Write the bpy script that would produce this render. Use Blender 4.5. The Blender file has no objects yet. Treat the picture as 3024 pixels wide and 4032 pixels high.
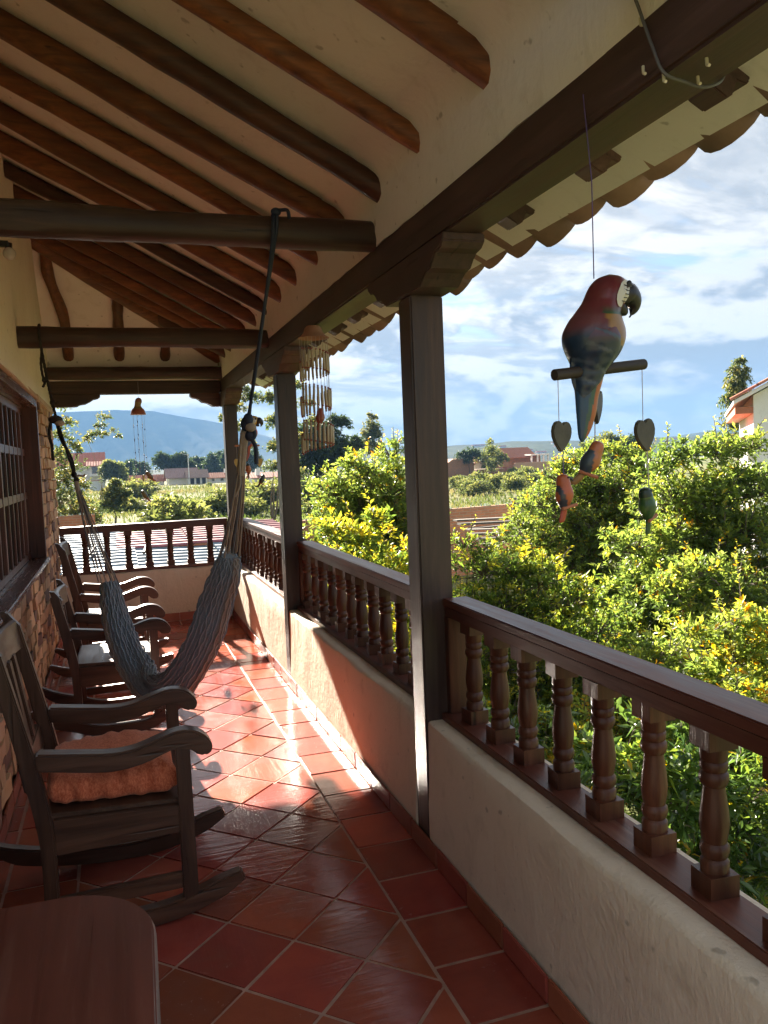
import bpy, bmesh, math, random
import numpy as np
from mathutils import Vector, Matrix

random.seed(7)
rng = np.random.default_rng(7)
S = bpy.context.scene
C = S.collection
R = math.radians

# ------------------------------------------------------------------ camera
cd = bpy.data.cameras.new('camera')
cam = bpy.data.objects.new('camera', cd)
C.objects.link(cam)
S.camera = cam
cr = Vector((0.947915, -0.316005, -0.039973))
cu = Vector((0.058481, 0.049300, 0.997071))
cf = Vector((0.313109, 0.947476, -0.065213))
M = Matrix.Identity(4)
for i in range(3):
    M[i][0], M[i][1], M[i][2] = cr[i], cu[i], -cf[i]
M[2][3] = 1.5
cam.matrix_world = M
cd.sensor_fit = 'HORIZONTAL'
cd.sensor_width = 36
cd.lens = 37.95
cd.clip_start = 0.05
cd.clip_end = 20000

# ------------------------------------------------------------------ light
SUN_AZ, SUN_EL = -7.5, 24.3          # degrees: azimuth from +Y towards +X, elevation
sd = Vector((math.sin(R(SUN_AZ)) * math.cos(R(SUN_EL)), math.cos(R(SUN_AZ)) * math.cos(R(SUN_EL)), math.sin(R(SUN_EL))))
sl = bpy.data.lights.new('sun', 'SUN')
sl.energy = 2.0
sl.angle = R(0.55)
sl.color = (1.0, 0.9, 0.76)
so = bpy.data.objects.new('sun', sl)
C.objects.link(so)
so.rotation_euler = (-sd).to_track_quat('-Z', 'Y').to_euler()
so.location = (0, 0, 30)

S.view_settings.view_transform = 'Standard'
S.view_settings.look = 'None'
S.view_settings.gamma = 1
S.view_settings.use_curve_mapping = False
S.view_settings.exposure = 4.2
S.cycles.use_denoising = True
S.cycles.max_bounces = 10
S.cycles.diffuse_bounces = 8
S.cycles.glossy_bounces = 4
S.cycles.transmission_bounces = 4
S.cycles.transparent_max_bounces = 8
S.cycles.volume_bounces = 1
S.cycles.sample_clamp_indirect = 6
S.cycles.caustics_reflective = False
S.cycles.caustics_refractive = False


class NT:
    """small node-tree writer"""
    def __init__(s, tree):
        s.t = tree
        s.n = tree.nodes
        s.l = tree.links
        s.n.clear()

    def node(s, kind, **kw):
        nd = s.n.new(kind)
        for k, v in kw.items():
            if k.startswith('i_'):
                key = k[2:].replace('_', ' ')
                s.put(nd.inputs[key], v)
            else:
                setattr(nd, k, v)
        return nd

    def put(s, sock, v):
        if hasattr(v, 'is_output') or isinstance(v, bpy.types.NodeSocket):
            s.l.new(v, sock)
        else:
            if isinstance(v, (tuple, list)) and len(v) == 3 and sock.type == 'RGBA':
                v = (*v, 1)
            sock.default_value = v

    def math(s, op, a, b=None, c=None, clamp=False):
        nd = s.n.new('ShaderNodeMath')
        nd.operation = op
        nd.use_clamp = clamp
        s.put(nd.inputs[0], a)
        if b is not None:
            s.put(nd.inputs[1], b)
        if c is not None:
            s.put(nd.inputs[2], c)
        return nd.outputs[0]

    def vmath(s, op, a, b=None, scale=None):
        nd = s.n.new('ShaderNodeVectorMath')
        nd.operation = op
        s.put(nd.inputs[0], a)
        if b is not None:
            s.put(nd.inputs[1], b)
        if scale is not None:
            s.put(nd.inputs['Scale'], scale)
        return nd.outputs['Value'] if op in ('DOT_PRODUCT', 'LENGTH') else nd.outputs[0]

    def noise(s, vec, scale, detail=4, rough=.55, dist=0.0, out='Fac'):
        nd = s.n.new('ShaderNodeTexNoise')
        if vec is not None:
            s.put(nd.inputs['Vector'], vec)
        nd.inputs['Scale'].default_value = scale
        nd.inputs['Detail'].default_value = detail
        nd.inputs['Roughness'].default_value = rough
        nd.inputs['Distortion'].default_value = dist
        return nd.outputs[out]

    def ramp(s, fac, stops, interp='LINEAR'):
        nd = s.n.new('ShaderNodeValToRGB')
        nd.color_ramp.interpolation = interp
        el = nd.color_ramp.elements
        while len(el) < len(stops):
            el.new(0.5)
        for e, (p, c) in zip(el, stops):
            e.position = p
            e.color = (*c, 1) if len(c) == 3 else c
        s.put(nd.inputs[0], fac)
        return nd.outputs[0]

    def mix(s, fac, a, b, mode='MIX'):
        nd = s.n.new('ShaderNodeMix')
        nd.data_type = 'RGBA'
        nd.blend_type = mode
        s.put(nd.inputs[0], fac)
        s.put(nd.inputs[6], a)
        s.put(nd.inputs[7], b)
        return nd.outputs[2]

    def maprange(s, v, a, b, c=0., d=1., smooth=False):
        nd = s.n.new('ShaderNodeMapRange')
        if smooth:
            nd.interpolation_type = 'SMOOTHSTEP'
        s.put(nd.inputs[0], v)
        for i, x in enumerate((a, b, c, d)):
            nd.inputs[i + 1].default_value = x
        return nd.outputs[0]


# ------------------------------------------------------------------ sky
W = bpy.data.worlds.new('World')
S.world = W
W.use_nodes = True
w = NT(W.node_tree)
SKY_STRENGTH = 0.05
tc = w.node('ShaderNodeTexCoord')
d = tc.outputs['Generated']
sky = w.node('ShaderNodeTexSky', sky_type='NISHITA', sun_disc=False)
sky.sun_elevation = R(SUN_EL)
sky.sun_rotation = R(SUN_AZ)
sky.air_density = 1.0
sky.dust_density = 0.6
sky.ozone_density = 1.5
sx = w.node('ShaderNodeSeparateXYZ')
w.put(sx.inputs[0], d)
zc = w.math('MAXIMUM', sx.outputs[2], 0.0)
den = w.math('ADD', zc, 0.16)
cx = w.node('ShaderNodeCombineXYZ')
w.put(cx.inputs[0], w.math('MULTIPLY', w.math('DIVIDE', sx.outputs[0], den), 0.50))
w.put(cx.inputs[1], w.math('DIVIDE', sx.outputs[1], den))
cx.inputs[2].default_value = 3.7
pl = cx.outputs[0]
warp = w.noise(pl, 1.3, 3, .5, 0, 'Color')
plw = w.vmath('ADD', pl, w.vmath('SCALE', w.vmath('SUBTRACT', warp, (0.5, 0.5, 0.5)), scale=0.55))
n1 = w.noise(plw, 2.1, 10, .62, .3)
off = w.vmath('ADD', plw, (0.02, 0.11, 0.0))
n1b = w.noise(off, 2.1, 6, .58, .3)
cov = w.maprange(n1, .36, .50, 0, 1, True)
lit = w.maprange(w.math('SUBTRACT', n1, n1b), -.05, .07, 0, 1, True)
thick = w.maprange(n1, .50, .74, 0, 1, True)
# cumulus bank low over the horizon
lo = w.vmath('MULTIPLY', d, (1.0, 1.0, 2.3))
n2 = w.noise(lo, 5.0, 9, .58, .2)
n2b = w.noise(w.vmath('ADD', lo, (-.01, .0, .045)), 5.0, 6, .55, .2)
band = w.maprange(sx.outputs[2], .36, .12, 0, 1, True)
cov2 = w.math('MULTIPLY', w.maprange(n2, .42, .50, 0, 1, True), band)
lit2 = w.maprange(w.math('SUBTRACT', n2, n2b), -.05, .07, 0, 1, True)
sund = w.vmath('DOT_PRODUCT', d, tuple(sd))
glow = w.math('POWER', w.math('MAXIMUM', sund, 0.0), 6.0)
white = w.mix(glow, (1.16, 1.14, 1.11), (2.2, 2.05, 1.85))
grey = w.mix(glow, (.49, .545, .62), (.80, .83, .88))
c1 = w.mix(w.math('MULTIPLY_ADD', lit, .75, w.math('MULTIPLY', w.math('SUBTRACT', 1.0, thick), .25)), grey, white)
c2 = w.mix(lit2, grey, white)
skyc = w.mix(0.88, sky.outputs[0], (.30, .44, .68))
col = w.mix(cov, skyc, c1)
col = w.mix(cov2, col, c2)
haze_low = w.maprange(sx.outputs[2], .10, 0.0, 0, .35, True)
col = w.mix(haze_low, col, (1.0, 1.05, 1.12))
bg = w.node('ShaderNodeBackground')
w.put(bg.inputs['Color'], col)
bg.inputs['Strength'].default_value = SKY_STRENGTH
wo = w.node('ShaderNodeOutputWorld')
w.l.new(bg.outputs[0], wo.inputs[0])
try:
    W.cycles.sampling_method = 'MANUAL'
    W.cycles.sample_map_resolution = 512
except Exception:
    pass


# ------------------------------------------------------------------ materials
MATS = {}


def newmat(name):
    m = bpy.data.materials.new(name)
    m.use_nodes = True
    t = NT(m.node_tree)
    MATS[name] = m
    p = t.node('ShaderNodeBsdfPrincipled')
    o = t.node('ShaderNodeOutputMaterial')
    t.l.new(p.outputs[0], o.inputs[0])
    return m, t, p, o


def bump(t, p, h, strength=.3, dist=.01):
    b = t.node('ShaderNodeBump')
    b.inputs['Strength'].default_value = strength
    b.inputs['Distance'].default_value = dist
    t.put(b.inputs['Height'], h)
    t.l.new(b.outputs[0], p.inputs['Normal'])
    return b


def objvec(t, scale=(1, 1, 1), rnd=True):
    c = t.node('ShaderNodeTexCoord')
    v = c.outputs['Object']
    if rnd:
        oi = t.node('ShaderNodeObjectInfo')
        v = t.vmath('ADD', v, t.vmath('SCALE', (7.3, 3.1, 5.7), scale=t.math('MULTIPLY', oi.outputs['Random'], 4.0)))
    return t.vmath('MULTIPLY', v, scale)


def wood(name, dark, light, axis='X', rough=.45, scale=1.0, worn=None, wornamt=.0, spec=.5, knots=True):
    m, t, p, o = newmat(name)
    sc = {'X': (.9, 14, 14), 'Y': (14, .9, 14), 'Z': (14, 14, .9)}[axis]
    v = objvec(t, tuple(x * scale for x in sc))
    g = t.noise(v, 2.2, 6, .62, .6)
    col = t.ramp(g, [(.28, dark), (.52, tuple((a + b) / 2 for a, b in zip(dark, light))), (.74, light)])
    v2 = objvec(t, (2.5, 2.5, 2.5))
    bl = t.noise(v2, 1.3, 3, .5)
    col = t.mix(t.maprange(bl, .35, .7, 0, .55), col, dark)
    oi = t.node('ShaderNodeObjectInfo')
    hsv = t.node('ShaderNodeHueSaturation')
    t.put(hsv.inputs['Color'], col)
    t.put(hsv.inputs['Value'], t.math('MULTIPLY_ADD', oi.outputs['Random'], .5, .75))
    col = hsv.outputs[0]
    crack = t.maprange(t.noise(objvec(t, tuple(x * .8 for x in sc)), 3.5, 2, .4, .2), .30, .24, 0, .8)
    col = t.mix(crack, col, tuple(x * .3 for x in dark))
    if worn:
        wn = t.noise(objvec(t, tuple(x * .5 for x in sc)), 3.0, 5, .65)
        col = t.mix(t.maprange(wn, .55, .75, 0, wornamt), col, worn)
    t.put(p.inputs['Base Color'], col)
    t.put(p.inputs['Roughness'], t.maprange(g, .2, .8, rough - .1, rough + .14))
    p.inputs['Specular IOR Level'].default_value = spec
    bump(t, p, t.math('SUBTRACT', g, t.math('MULTIPLY', crack, .8)), .35, .004)
    return m


def plaster(name, base, stain, bumpamt=.35):
    m, t, p, o = newmat(name)
    v = objvec(t, rnd=False)
    n = t.noise(v, 1.6, 6, .6)
    n2 = t.noise(v, 9, 5, .6)
    col = t.mix(t.maprange(n, .35, .72, 0, 1), base, tuple((a * .75 + b * .25) for a, b in zip(base, stain)))
    col = t.mix(t.maprange(n2, .58, .78, 0, .55), col, stain)
    tv = t.noise(t.vmath('MULTIPLY', v, (3.0, 3.0, 1.1)), 2.2, 7, .72, .8)
    col = t.mix(t.maprange(tv, .55, .72, 0, .5), col, stain)
    col = t.mix(t.maprange(t.noise(v, 22, 2, .4), .70, .76, 0, .6), col, tuple(x * .55 for x in stain))
    t.put(p.inputs['Base Color'], col)
    p.inputs['Roughness'].default_value = .85
    p.inputs['Specular IOR Level'].default_value = .25
    f = t.noise(v, 45, 5, .6)
    big = t.noise(v, 4, 3, .5)
    bump(t, p, t.math('ADD', t.math('ADD', t.math('MULTIPLY', f, .3), big), t.math('MULTIPLY', tv, .7)), bumpamt, .02)
    return m


def clay(name, base, dark, rough=.3, stripe=None, bscale=1.0, coat=.0, pale=None):
    m, t, p, o = newmat(name)
    oi = t.node('ShaderNodeObjectInfo')
    v = objvec(t)
    n = t.noise(v, 4, 6, .62)
    col = t.mix(t.maprange(n, .32, .7), base, dark)
    hsv = t.node('ShaderNodeHueSaturation')
    t.put(hsv.inputs['Color'], col)
    t.put(hsv.inputs['Value'], t.math('MULTIPLY_ADD', oi.outputs['Random'], .45, .78))
    t.put(hsv.inputs['Hue'], t.math('MULTIPLY_ADD', t.math('FRACT', t.math('MULTIPLY', oi.outputs['Random'], 7.7)), .02, .49))
    col = hsv.outputs[0]
    if pale:
        pn = t.noise(v, 2.0, 5, .65)
        col = t.mix(t.maprange(pn, .55, .78, 0, .6), col, pale)
    t.put(p.inputs['Base Color'], col)
    sp = t.noise(v, 60, 3, .6)
    t.put(p.inputs['Roughness'], t.math('ADD', t.maprange(n, .25, .75, rough - .07, rough + .16), t.maprange(sp, .6, .75, 0, .12)))
    h = t.math('MULTIPLY', t.noise(v, 30, 4, .6), .18)
    if stripe is not None:
        vr = t.node('ShaderNodeVectorRotate', rotation_type='Z_AXIS')
        t.put(vr.inputs['Vector'], v)
        vr.inputs['Angle'].default_value = R(stripe)
        sv = t.vmath('MULTIPLY', vr.outputs[0], (2.2, 42, 1))
        st = t.noise(sv, 1.0, 3, .55, .35)
        h = t.math('ADD', h, t.math('MULTIPLY', st, .85))
    h = t.math('ADD', h, t.math('MULTIPLY', t.noise(v, 6, 2, .5), .5))
    bump(t, p, h, .32 * bscale, .006)
    p.inputs['Specular IOR Level'].default_value = .4
    p.inputs['Coat Weight'].default_value = coat
    p.inputs['Coat Roughness'].default_value = .12
    return m


def flat(name, col, rough=.6, metal=0, var=.15, nscale=6, spec=.5, bumps=.15):
    m, t, p, o = newmat(name)
    v = objvec(t)
    n = t.noise(v, nscale, 5, .6)
    c = t.mix(t.maprange(n, .3, .7), tuple(x * (1 - var) for x in col), tuple(min(1, x * (1 + var)) for x in col))
    t.put(p.inputs['Base Color'], c)
    p.inputs['Roughness'].default_value = rough
    p.inputs['Metallic'].default_value = metal
    p.inputs['Specular IOR Level'].default_value = spec
    if bumps:
        bump(t, p, t.noise(v, nscale * 6, 4, .6), bumps, .005)
    return m


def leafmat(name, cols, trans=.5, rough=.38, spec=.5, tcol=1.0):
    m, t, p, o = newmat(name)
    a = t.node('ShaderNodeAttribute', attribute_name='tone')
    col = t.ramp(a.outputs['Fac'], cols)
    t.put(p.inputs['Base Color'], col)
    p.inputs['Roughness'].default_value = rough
    p.inputs['Specular IOR Level'].default_value = spec
    tr = t.node('ShaderNodeBsdfTranslucent')
    hs = t.node('ShaderNodeHueSaturation')
    t.put(hs.inputs['Color'], col)
    hs.inputs['Hue'].default_value = .485
    hs.inputs['Saturation'].default_value = 1.1
    hs.inputs['Value'].default_value = 1.7 * tcol
    t.l.new(hs.outputs[0], tr.inputs['Color'])
    mx = t.node('ShaderNodeMixShader')
    mx.inputs[0].default_value = trans
    t.l.new(p.outputs[0], mx.inputs[1])
    t.l.new(tr.outputs[0], mx.inputs[2])
    t.l.new(mx.outputs[0], o.inputs[0])
    return m


def paintmat(name, rough=.28):
    m, t, p, o = newmat(name)
    a = t.node('ShaderNodeVertexColor', layer_name='paint')
    n = t.noise(objvec(t), 40, 3, .5)
    t.put(p.inputs['Base Color'], t.mix(t.maprange(n, .3, .8, 0, .25), a.outputs[0], (.03, .025, .02)))
    p.inputs['Roughness'].default_value = rough
    bump(t, p, n, .08, .003)
    return m


wood_x = wood('beam_wood_x', (.024, .013, .010), (.10, .056, .038), 'X', .5, worn=(.22, .15, .095), wornamt=.3)
wood_y = wood('beam_wood_y', (.045, .023, .023), (.155, .088, .080), 'Y', .5)
wood_post = wood('post_wood', (.022, .012, .010), (.085, .047, .035), 'Z', .4, worn=(.20, .13, .09), wornamt=.3)
rafter_wood = wood('rafter_wood', (.07, .024, .010), (.33, .125, .042), 'X', .55)
rafter_dark = wood('rafter_dark_wood', (.035, .015, .009), (.15, .058, .027), 'X', .55)
hip_wood = wood('hip_rafter_wood', (.07, .026, .010), (.27, .105, .035), 'X', .5)
end_rafter_wood = wood('end_rafter_wood', (.06, .024, .011), (.24, .09, .035), 'Y', .5)
rail_y = wood('rail_wood_y', (.060, .016, .010), (.19, .058, .034), 'Y', .38, worn=(.28, .15, .10), wornamt=.5, spec=.3)
rail_x = wood('rail_wood_x', (.045, .016, .011), (.15, .055, .034), 'X', .34)
rail_z = wood('baluster_wood', (.034, .010, .006), (.135, .044, .022), 'Z', .38, worn=(.24, .10, .055), wornamt=.4, spec=.35)
chair_x = wood('chair_wood_x', (.040, .017, .010), (.155, .073, .043), 'X', .33, worn=(.24, .15, .10), wornamt=.22)
chair_y = wood('chair_wood_y', (.040, .019, .012), (.17, .085, .052), 'Y', .33, worn=(.26, .18, .12), wornamt=.3)
chair_z = wood('chair_wood_z', (.038, .016, .010), (.145, .068, .040), 'Z', .33, worn=(.24, .15, .10), wornamt=.22)
window_wood = wood('window_wood', (.06, .019, .012), (.19, .068, .042), 'Z', .35)
sill_wood = wood('sill_wood', (.12, .065, .055), (.26, .16, .14), 'Y', .22)
table_wood = wood('table_wood', (.085, .022, .014), (.165, .046, .028), 'Y', .40, .6, worn=(.30, .17, .12), wornamt=.3)
worn_edge = wood('worn_edge_wood', (.07, .03, .02), (.5, .4, .34), 'Y', .5, 2.0)
stick_wood = wood('stick_wood', (.018, .013, .011), (.06, .042, .033), 'X', .6)
plaster_ceiling = plaster('ceiling_plaster', (.86, .84, .81), (.64, .60, .54), .35)
plaster_wall = plaster('wall_plaster', (.84, .79, .68), (.62, .56, .45), .35)
plaster_parapet = plaster('parapet_plaster', (.76, .64, .50), (.52, .42, .31), .6)
plaster_soffit = plaster('soffit_plaster', (.82, .83, .84), (.62, .62, .60), .4)
tile_a = clay('floor_tile_clay', (.36, .085, .050), (.235, .047, .030), .12, 0, .8, pale=(.33, .14, .095))
tile_b = clay('floor_tile_clay_turned', (.36, .086, .052), (.24, .049, .032), .12, 90, .8, pale=(.33, .14, .095))
skirt_clay = clay('skirting_clay', (.36, .10, .06), (.26, .065, .04), .35, None, .5)
grout = flat('grout', (.40, .25, .195), .8, var=.3, nscale=12, bumps=.4)
brick_a = clay('brick_clay', (.60, .41, .25), (.47, .27, .15), .9, None, 2.2, pale=(.68, .54, .38))
brick_b = clay('brick_clay_burnt', (.27, .17, .12), (.13, .085, .075), .85, None, 2.6, pale=(.42, .28, .19))
mortar = flat('mortar', (.52, .39, .26), .95, var=.3, nscale=14, bumps=.6)
roof_clay = clay('roof_tile_clay', (.33, .22, .18), (.17, .115, .10), .8, None, 2.2, pale=(.40, .34, .31))
roof_red = clay('roof_red_clay', (.45, .17, .10), (.30, .11, .07), .8, None, 1.5, pale=(.5, .28, .2))
rope_dark = flat('dark_rope', (.035, .03, .03), .9, bumps=.5, nscale=30)
rope_navy = flat('navy_rope', (.018, .028, .06), .6, bumps=.4, nscale=30)
cord_beige = flat('beige_cord', (.42, .34, .27), .9, bumps=.4, nscale=30)
cord_grey = flat('grey_cord', (.16, .17, .19), .9, bumps=.4, nscale=30)
string_m = flat('violet_string', (.10, .07, .22), .8)
string_pale = flat('pale_string', (.45, .43, .42), .8)
bead_red = flat('red_bead', (.28, .06, .035), .4)
bead_blue = flat('dark_blue_bead', (.03, .03, .10), .35)
chime_clay = flat('chime_clay', (.50, .42, .30), .6, var=.2)
cap_clay = flat('cap_clay', (.40, .22, .15), .7, var=.2)
heart_clay = flat('heart_clay', (.07, .062, .040), .5, var=.4, nscale=14)
heart_yellow = flat('yellow_heart_clay', (.45, .32, .08), .5, var=.3)
black_paint = flat('black_paint', (.012, .012, .014), .3, bumps=0)
cable_grey = flat('grey_cable', (.11, .11, .115), .5)
hook_cream = flat('cream_clip', (.62, .58, .42), .4)
white_wall = plaster('white_wash', (.80, .79, .76), (.62, .60, .56), .2)
metal_roof = flat('zinc_sheet', (.20, .245, .28), .6, .15, .4, 3, spec=.3, bumps=.1)
metal_red = flat('red_zinc_sheet', (.26, .085, .10), .6, .1, .35, 3, spec=.3, bumps=.1)
dark_in = flat('dark_interior', (.02, .018, .016), .8)
bark = flat('bark', (.11, .085, .06), .9, var=.4, nscale=9, bumps=.6)
bark_pale = flat('pale_bark', (.33, .28, .22), .85, var=.35, nscale=7, bumps=.5)
plank_grey = wood('grey_plank', (.09, .075, .06), (.26, .22, .18), 'Z', .8)
stone = flat('rubble_stone', (.34, .27, .21), .9, var=.5, nscale=3, bumps=.6)
orange_cloth = None
m, t, p, o = newmat('orange_chenille')
v = objvec(t, (1, 1, 1))
n = t.noise(t.vmath('MULTIPLY', v, (70, 40, 40)), 2.2, 4, .7, .6)
n2 = t.noise(v, 7, 3, .5)
t.put(p.inputs['Base Color'], t.mix(t.maprange(n, .38, .64), (.60, .115, .045), (.85, .27, .13)))
p.inputs['Roughness'].default_value = .95
p.inputs['Sheen Weight'].default_value = .5
p.inputs['Sheen Roughness'].default_value = .4
p.inputs['Sheen Tint'].default_value = (1, .6, .45, 1)
bump(t, p, t.math('ADD', n, t.math('MULTIPLY', n2, .8)), .5, .006)
orange_cloth = m
# hammock: stripes run along the cloth (UV u = round, v = along)
m, t, p, o = newmat('hammock_knit')
uv = t.node('ShaderNodeUVMap')
sp_ = t.node('ShaderNodeSeparateXYZ')
t.put(sp_.inputs[0], uv.outputs[0])
band_n = t.noise(uv.outputs[0], 2.0, 2, .5)
u_ = t.math('ADD', sp_.outputs[0], t.math('MULTIPLY', t.math('SUBTRACT', band_n, .5), .12))
colr = t.ramp(t.math('FRACT', u_), [(.0, (.19, .24, .29)), (.17, (.23, .285, .33)), (.21, (.36, .29, .23)), (.28, (.34, .27, .215)), (.32, (.21, .26, .31)), (.55, (.16, .215, .27)), (.60, (.29, .25, .21)), (.66, (.30, .25, .21)), (.70, (.20, .25, .30)), (1.0, (.19, .24, .29))], 'EASE')
wv = t.noise(t.vmath('MULTIPLY', uv.outputs[0], (60, 220, 1)), 1.0, 3, .6)
colr = t.mix(t.maprange(wv, .45, .7, 0, .5), colr, (.30, .31, .32))
t.put(p.inputs['Base Color'], colr)
p.inputs['Roughness'].default_value = .95
p.inputs['Sheen Weight'].default_value = .3
bump(t, p, wv, .9, .006)
hammock_knit = m
# window glass
m, t, p, o = newmat('window_glass')
p.inputs['Base Color'].default_value = (.012, .014, .016, 1)
p.inputs['Roughness'].default_value = .04
p.inputs['Specular IOR Level'].default_value = .9
p.inputs['Coat Weight'].default_value = .6
p.inputs['Coat Roughness'].default_value = .02
glass = m
m, t, p, o = newmat('bulb_glass')
p.inputs['Base Color'].default_value = (.8, .8, .78, 1)
p.inputs['Roughness'].default_value = .08
p.inputs['Transmission Weight'].default_value = .35
bulb_glass = m
m, t, p, o = newmat('bottle_shard_glass')
a = t.node('ShaderNodeObjectInfo')
t.put(p.inputs['Base Color'], t.ramp(t.noise(objvec(t), 8, 2), [(.3, (.05, .35, .08)), (.5, (.6, .7, .62)), (.7, (.3, .5, .12))]))
p.inputs['Roughness'].default_value = .1
p.inputs['Transmission Weight'].default_value = .4
shard_glass = m
paint = paintmat('ceramic_paint')
# leaves
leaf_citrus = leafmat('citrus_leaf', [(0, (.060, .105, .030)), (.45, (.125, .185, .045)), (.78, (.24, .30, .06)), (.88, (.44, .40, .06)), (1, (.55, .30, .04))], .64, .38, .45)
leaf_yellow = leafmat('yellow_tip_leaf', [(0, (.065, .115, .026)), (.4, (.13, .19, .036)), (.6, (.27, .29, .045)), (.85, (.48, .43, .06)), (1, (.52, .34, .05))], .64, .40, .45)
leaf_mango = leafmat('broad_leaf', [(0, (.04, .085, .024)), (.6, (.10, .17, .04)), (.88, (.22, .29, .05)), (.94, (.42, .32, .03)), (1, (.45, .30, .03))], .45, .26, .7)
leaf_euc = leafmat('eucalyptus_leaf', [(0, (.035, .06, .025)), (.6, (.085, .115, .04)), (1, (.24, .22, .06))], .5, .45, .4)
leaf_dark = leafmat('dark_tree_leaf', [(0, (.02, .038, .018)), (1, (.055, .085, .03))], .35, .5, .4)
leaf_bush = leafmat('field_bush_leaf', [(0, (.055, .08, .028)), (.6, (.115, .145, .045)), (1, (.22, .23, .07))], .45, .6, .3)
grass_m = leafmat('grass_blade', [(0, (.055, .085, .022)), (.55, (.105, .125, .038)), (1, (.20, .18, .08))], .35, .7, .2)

m, t, p, o = newmat('field_soil')
v = objvec(t, rnd=False)
n = t.noise(v, .05, 6, .6)
n2 = t.noise(v, .6, 5, .65)
n3 = t.noise(v, .018, 4, .5)
c = t.mix(t.maprange(n, .38, .62), (.10, .125, .040), (.19, .18, .08))
c = t.mix(t.maprange(n2, .5, .75, 0, .7), c, (.08, .10, .03))
c = t.mix(t.maprange(n3, .56, .66, 0, .6), c, (.30, .21, .13))
t.put(p.inputs['Base Color'], c)
p.inputs['Roughness'].default_value = 1
p.inputs['Specular IOR Level'].default_value = .1
bump(t, p, n2, .6, .5)
field_soil = m
m, t, p, o = newmat('hill_cover')
v = objvec(t, rnd=False)
n = t.noise(v, .012, 8, .68)
vor = t.noise(v, .09, 3, .6)
c = t.mix(t.maprange(n, .4, .6), (.012, .022, .010), (.045, .055, .022))
c = t.mix(t.maprange(vor, .50, .72, 0, .8), c, (.010, .018, .008))
t.put(p.inputs['Base Color'], c)
p.inputs['Roughness'].default_value = 1
p.inputs['Specular IOR Level'].default_value = .05
hill_m = m
m, t, p, o = newmat('far_brickwork')
c = t.node('ShaderNodeTexCoord')
bt = t.node('ShaderNodeTexBrick')
mp = t.node('ShaderNodeMapping')
mp.inputs['Rotation'].default_value = (R(90), 0, 0)
t.put(mp.inputs['Vector'], c.outputs['Object'])
t.put(bt.inputs['Vector'], mp.outputs[0])
bt.inputs['Scale'].default_value = 1
bt.inputs['Brick Width'].default_value = .32
bt.inputs['Row Height'].default_value = .10
bt.inputs['Mortar Size'].default_value = .012
bt.inputs['Color1'].default_value = (.42, .17, .085, 1)
bt.inputs['Color2'].default_value = (.30, .13, .07, 1)
bt.inputs['Mortar'].default_value = (.30, .22, .15, 1)
nn = t.noise(c.outputs['Object'], 1.3, 5, .65)
t.put(p.inputs['Base Color'], t.mix(t.maprange(nn, .45, .75, 0, .7), bt.outputs[0], (.20, .14, .09)))
p.inputs['Roughness'].default_value = .9
bump(t, p, t.math('SUBTRACT', nn, bt.outputs['Fac']), .6, .02)
far_brick = m


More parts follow.
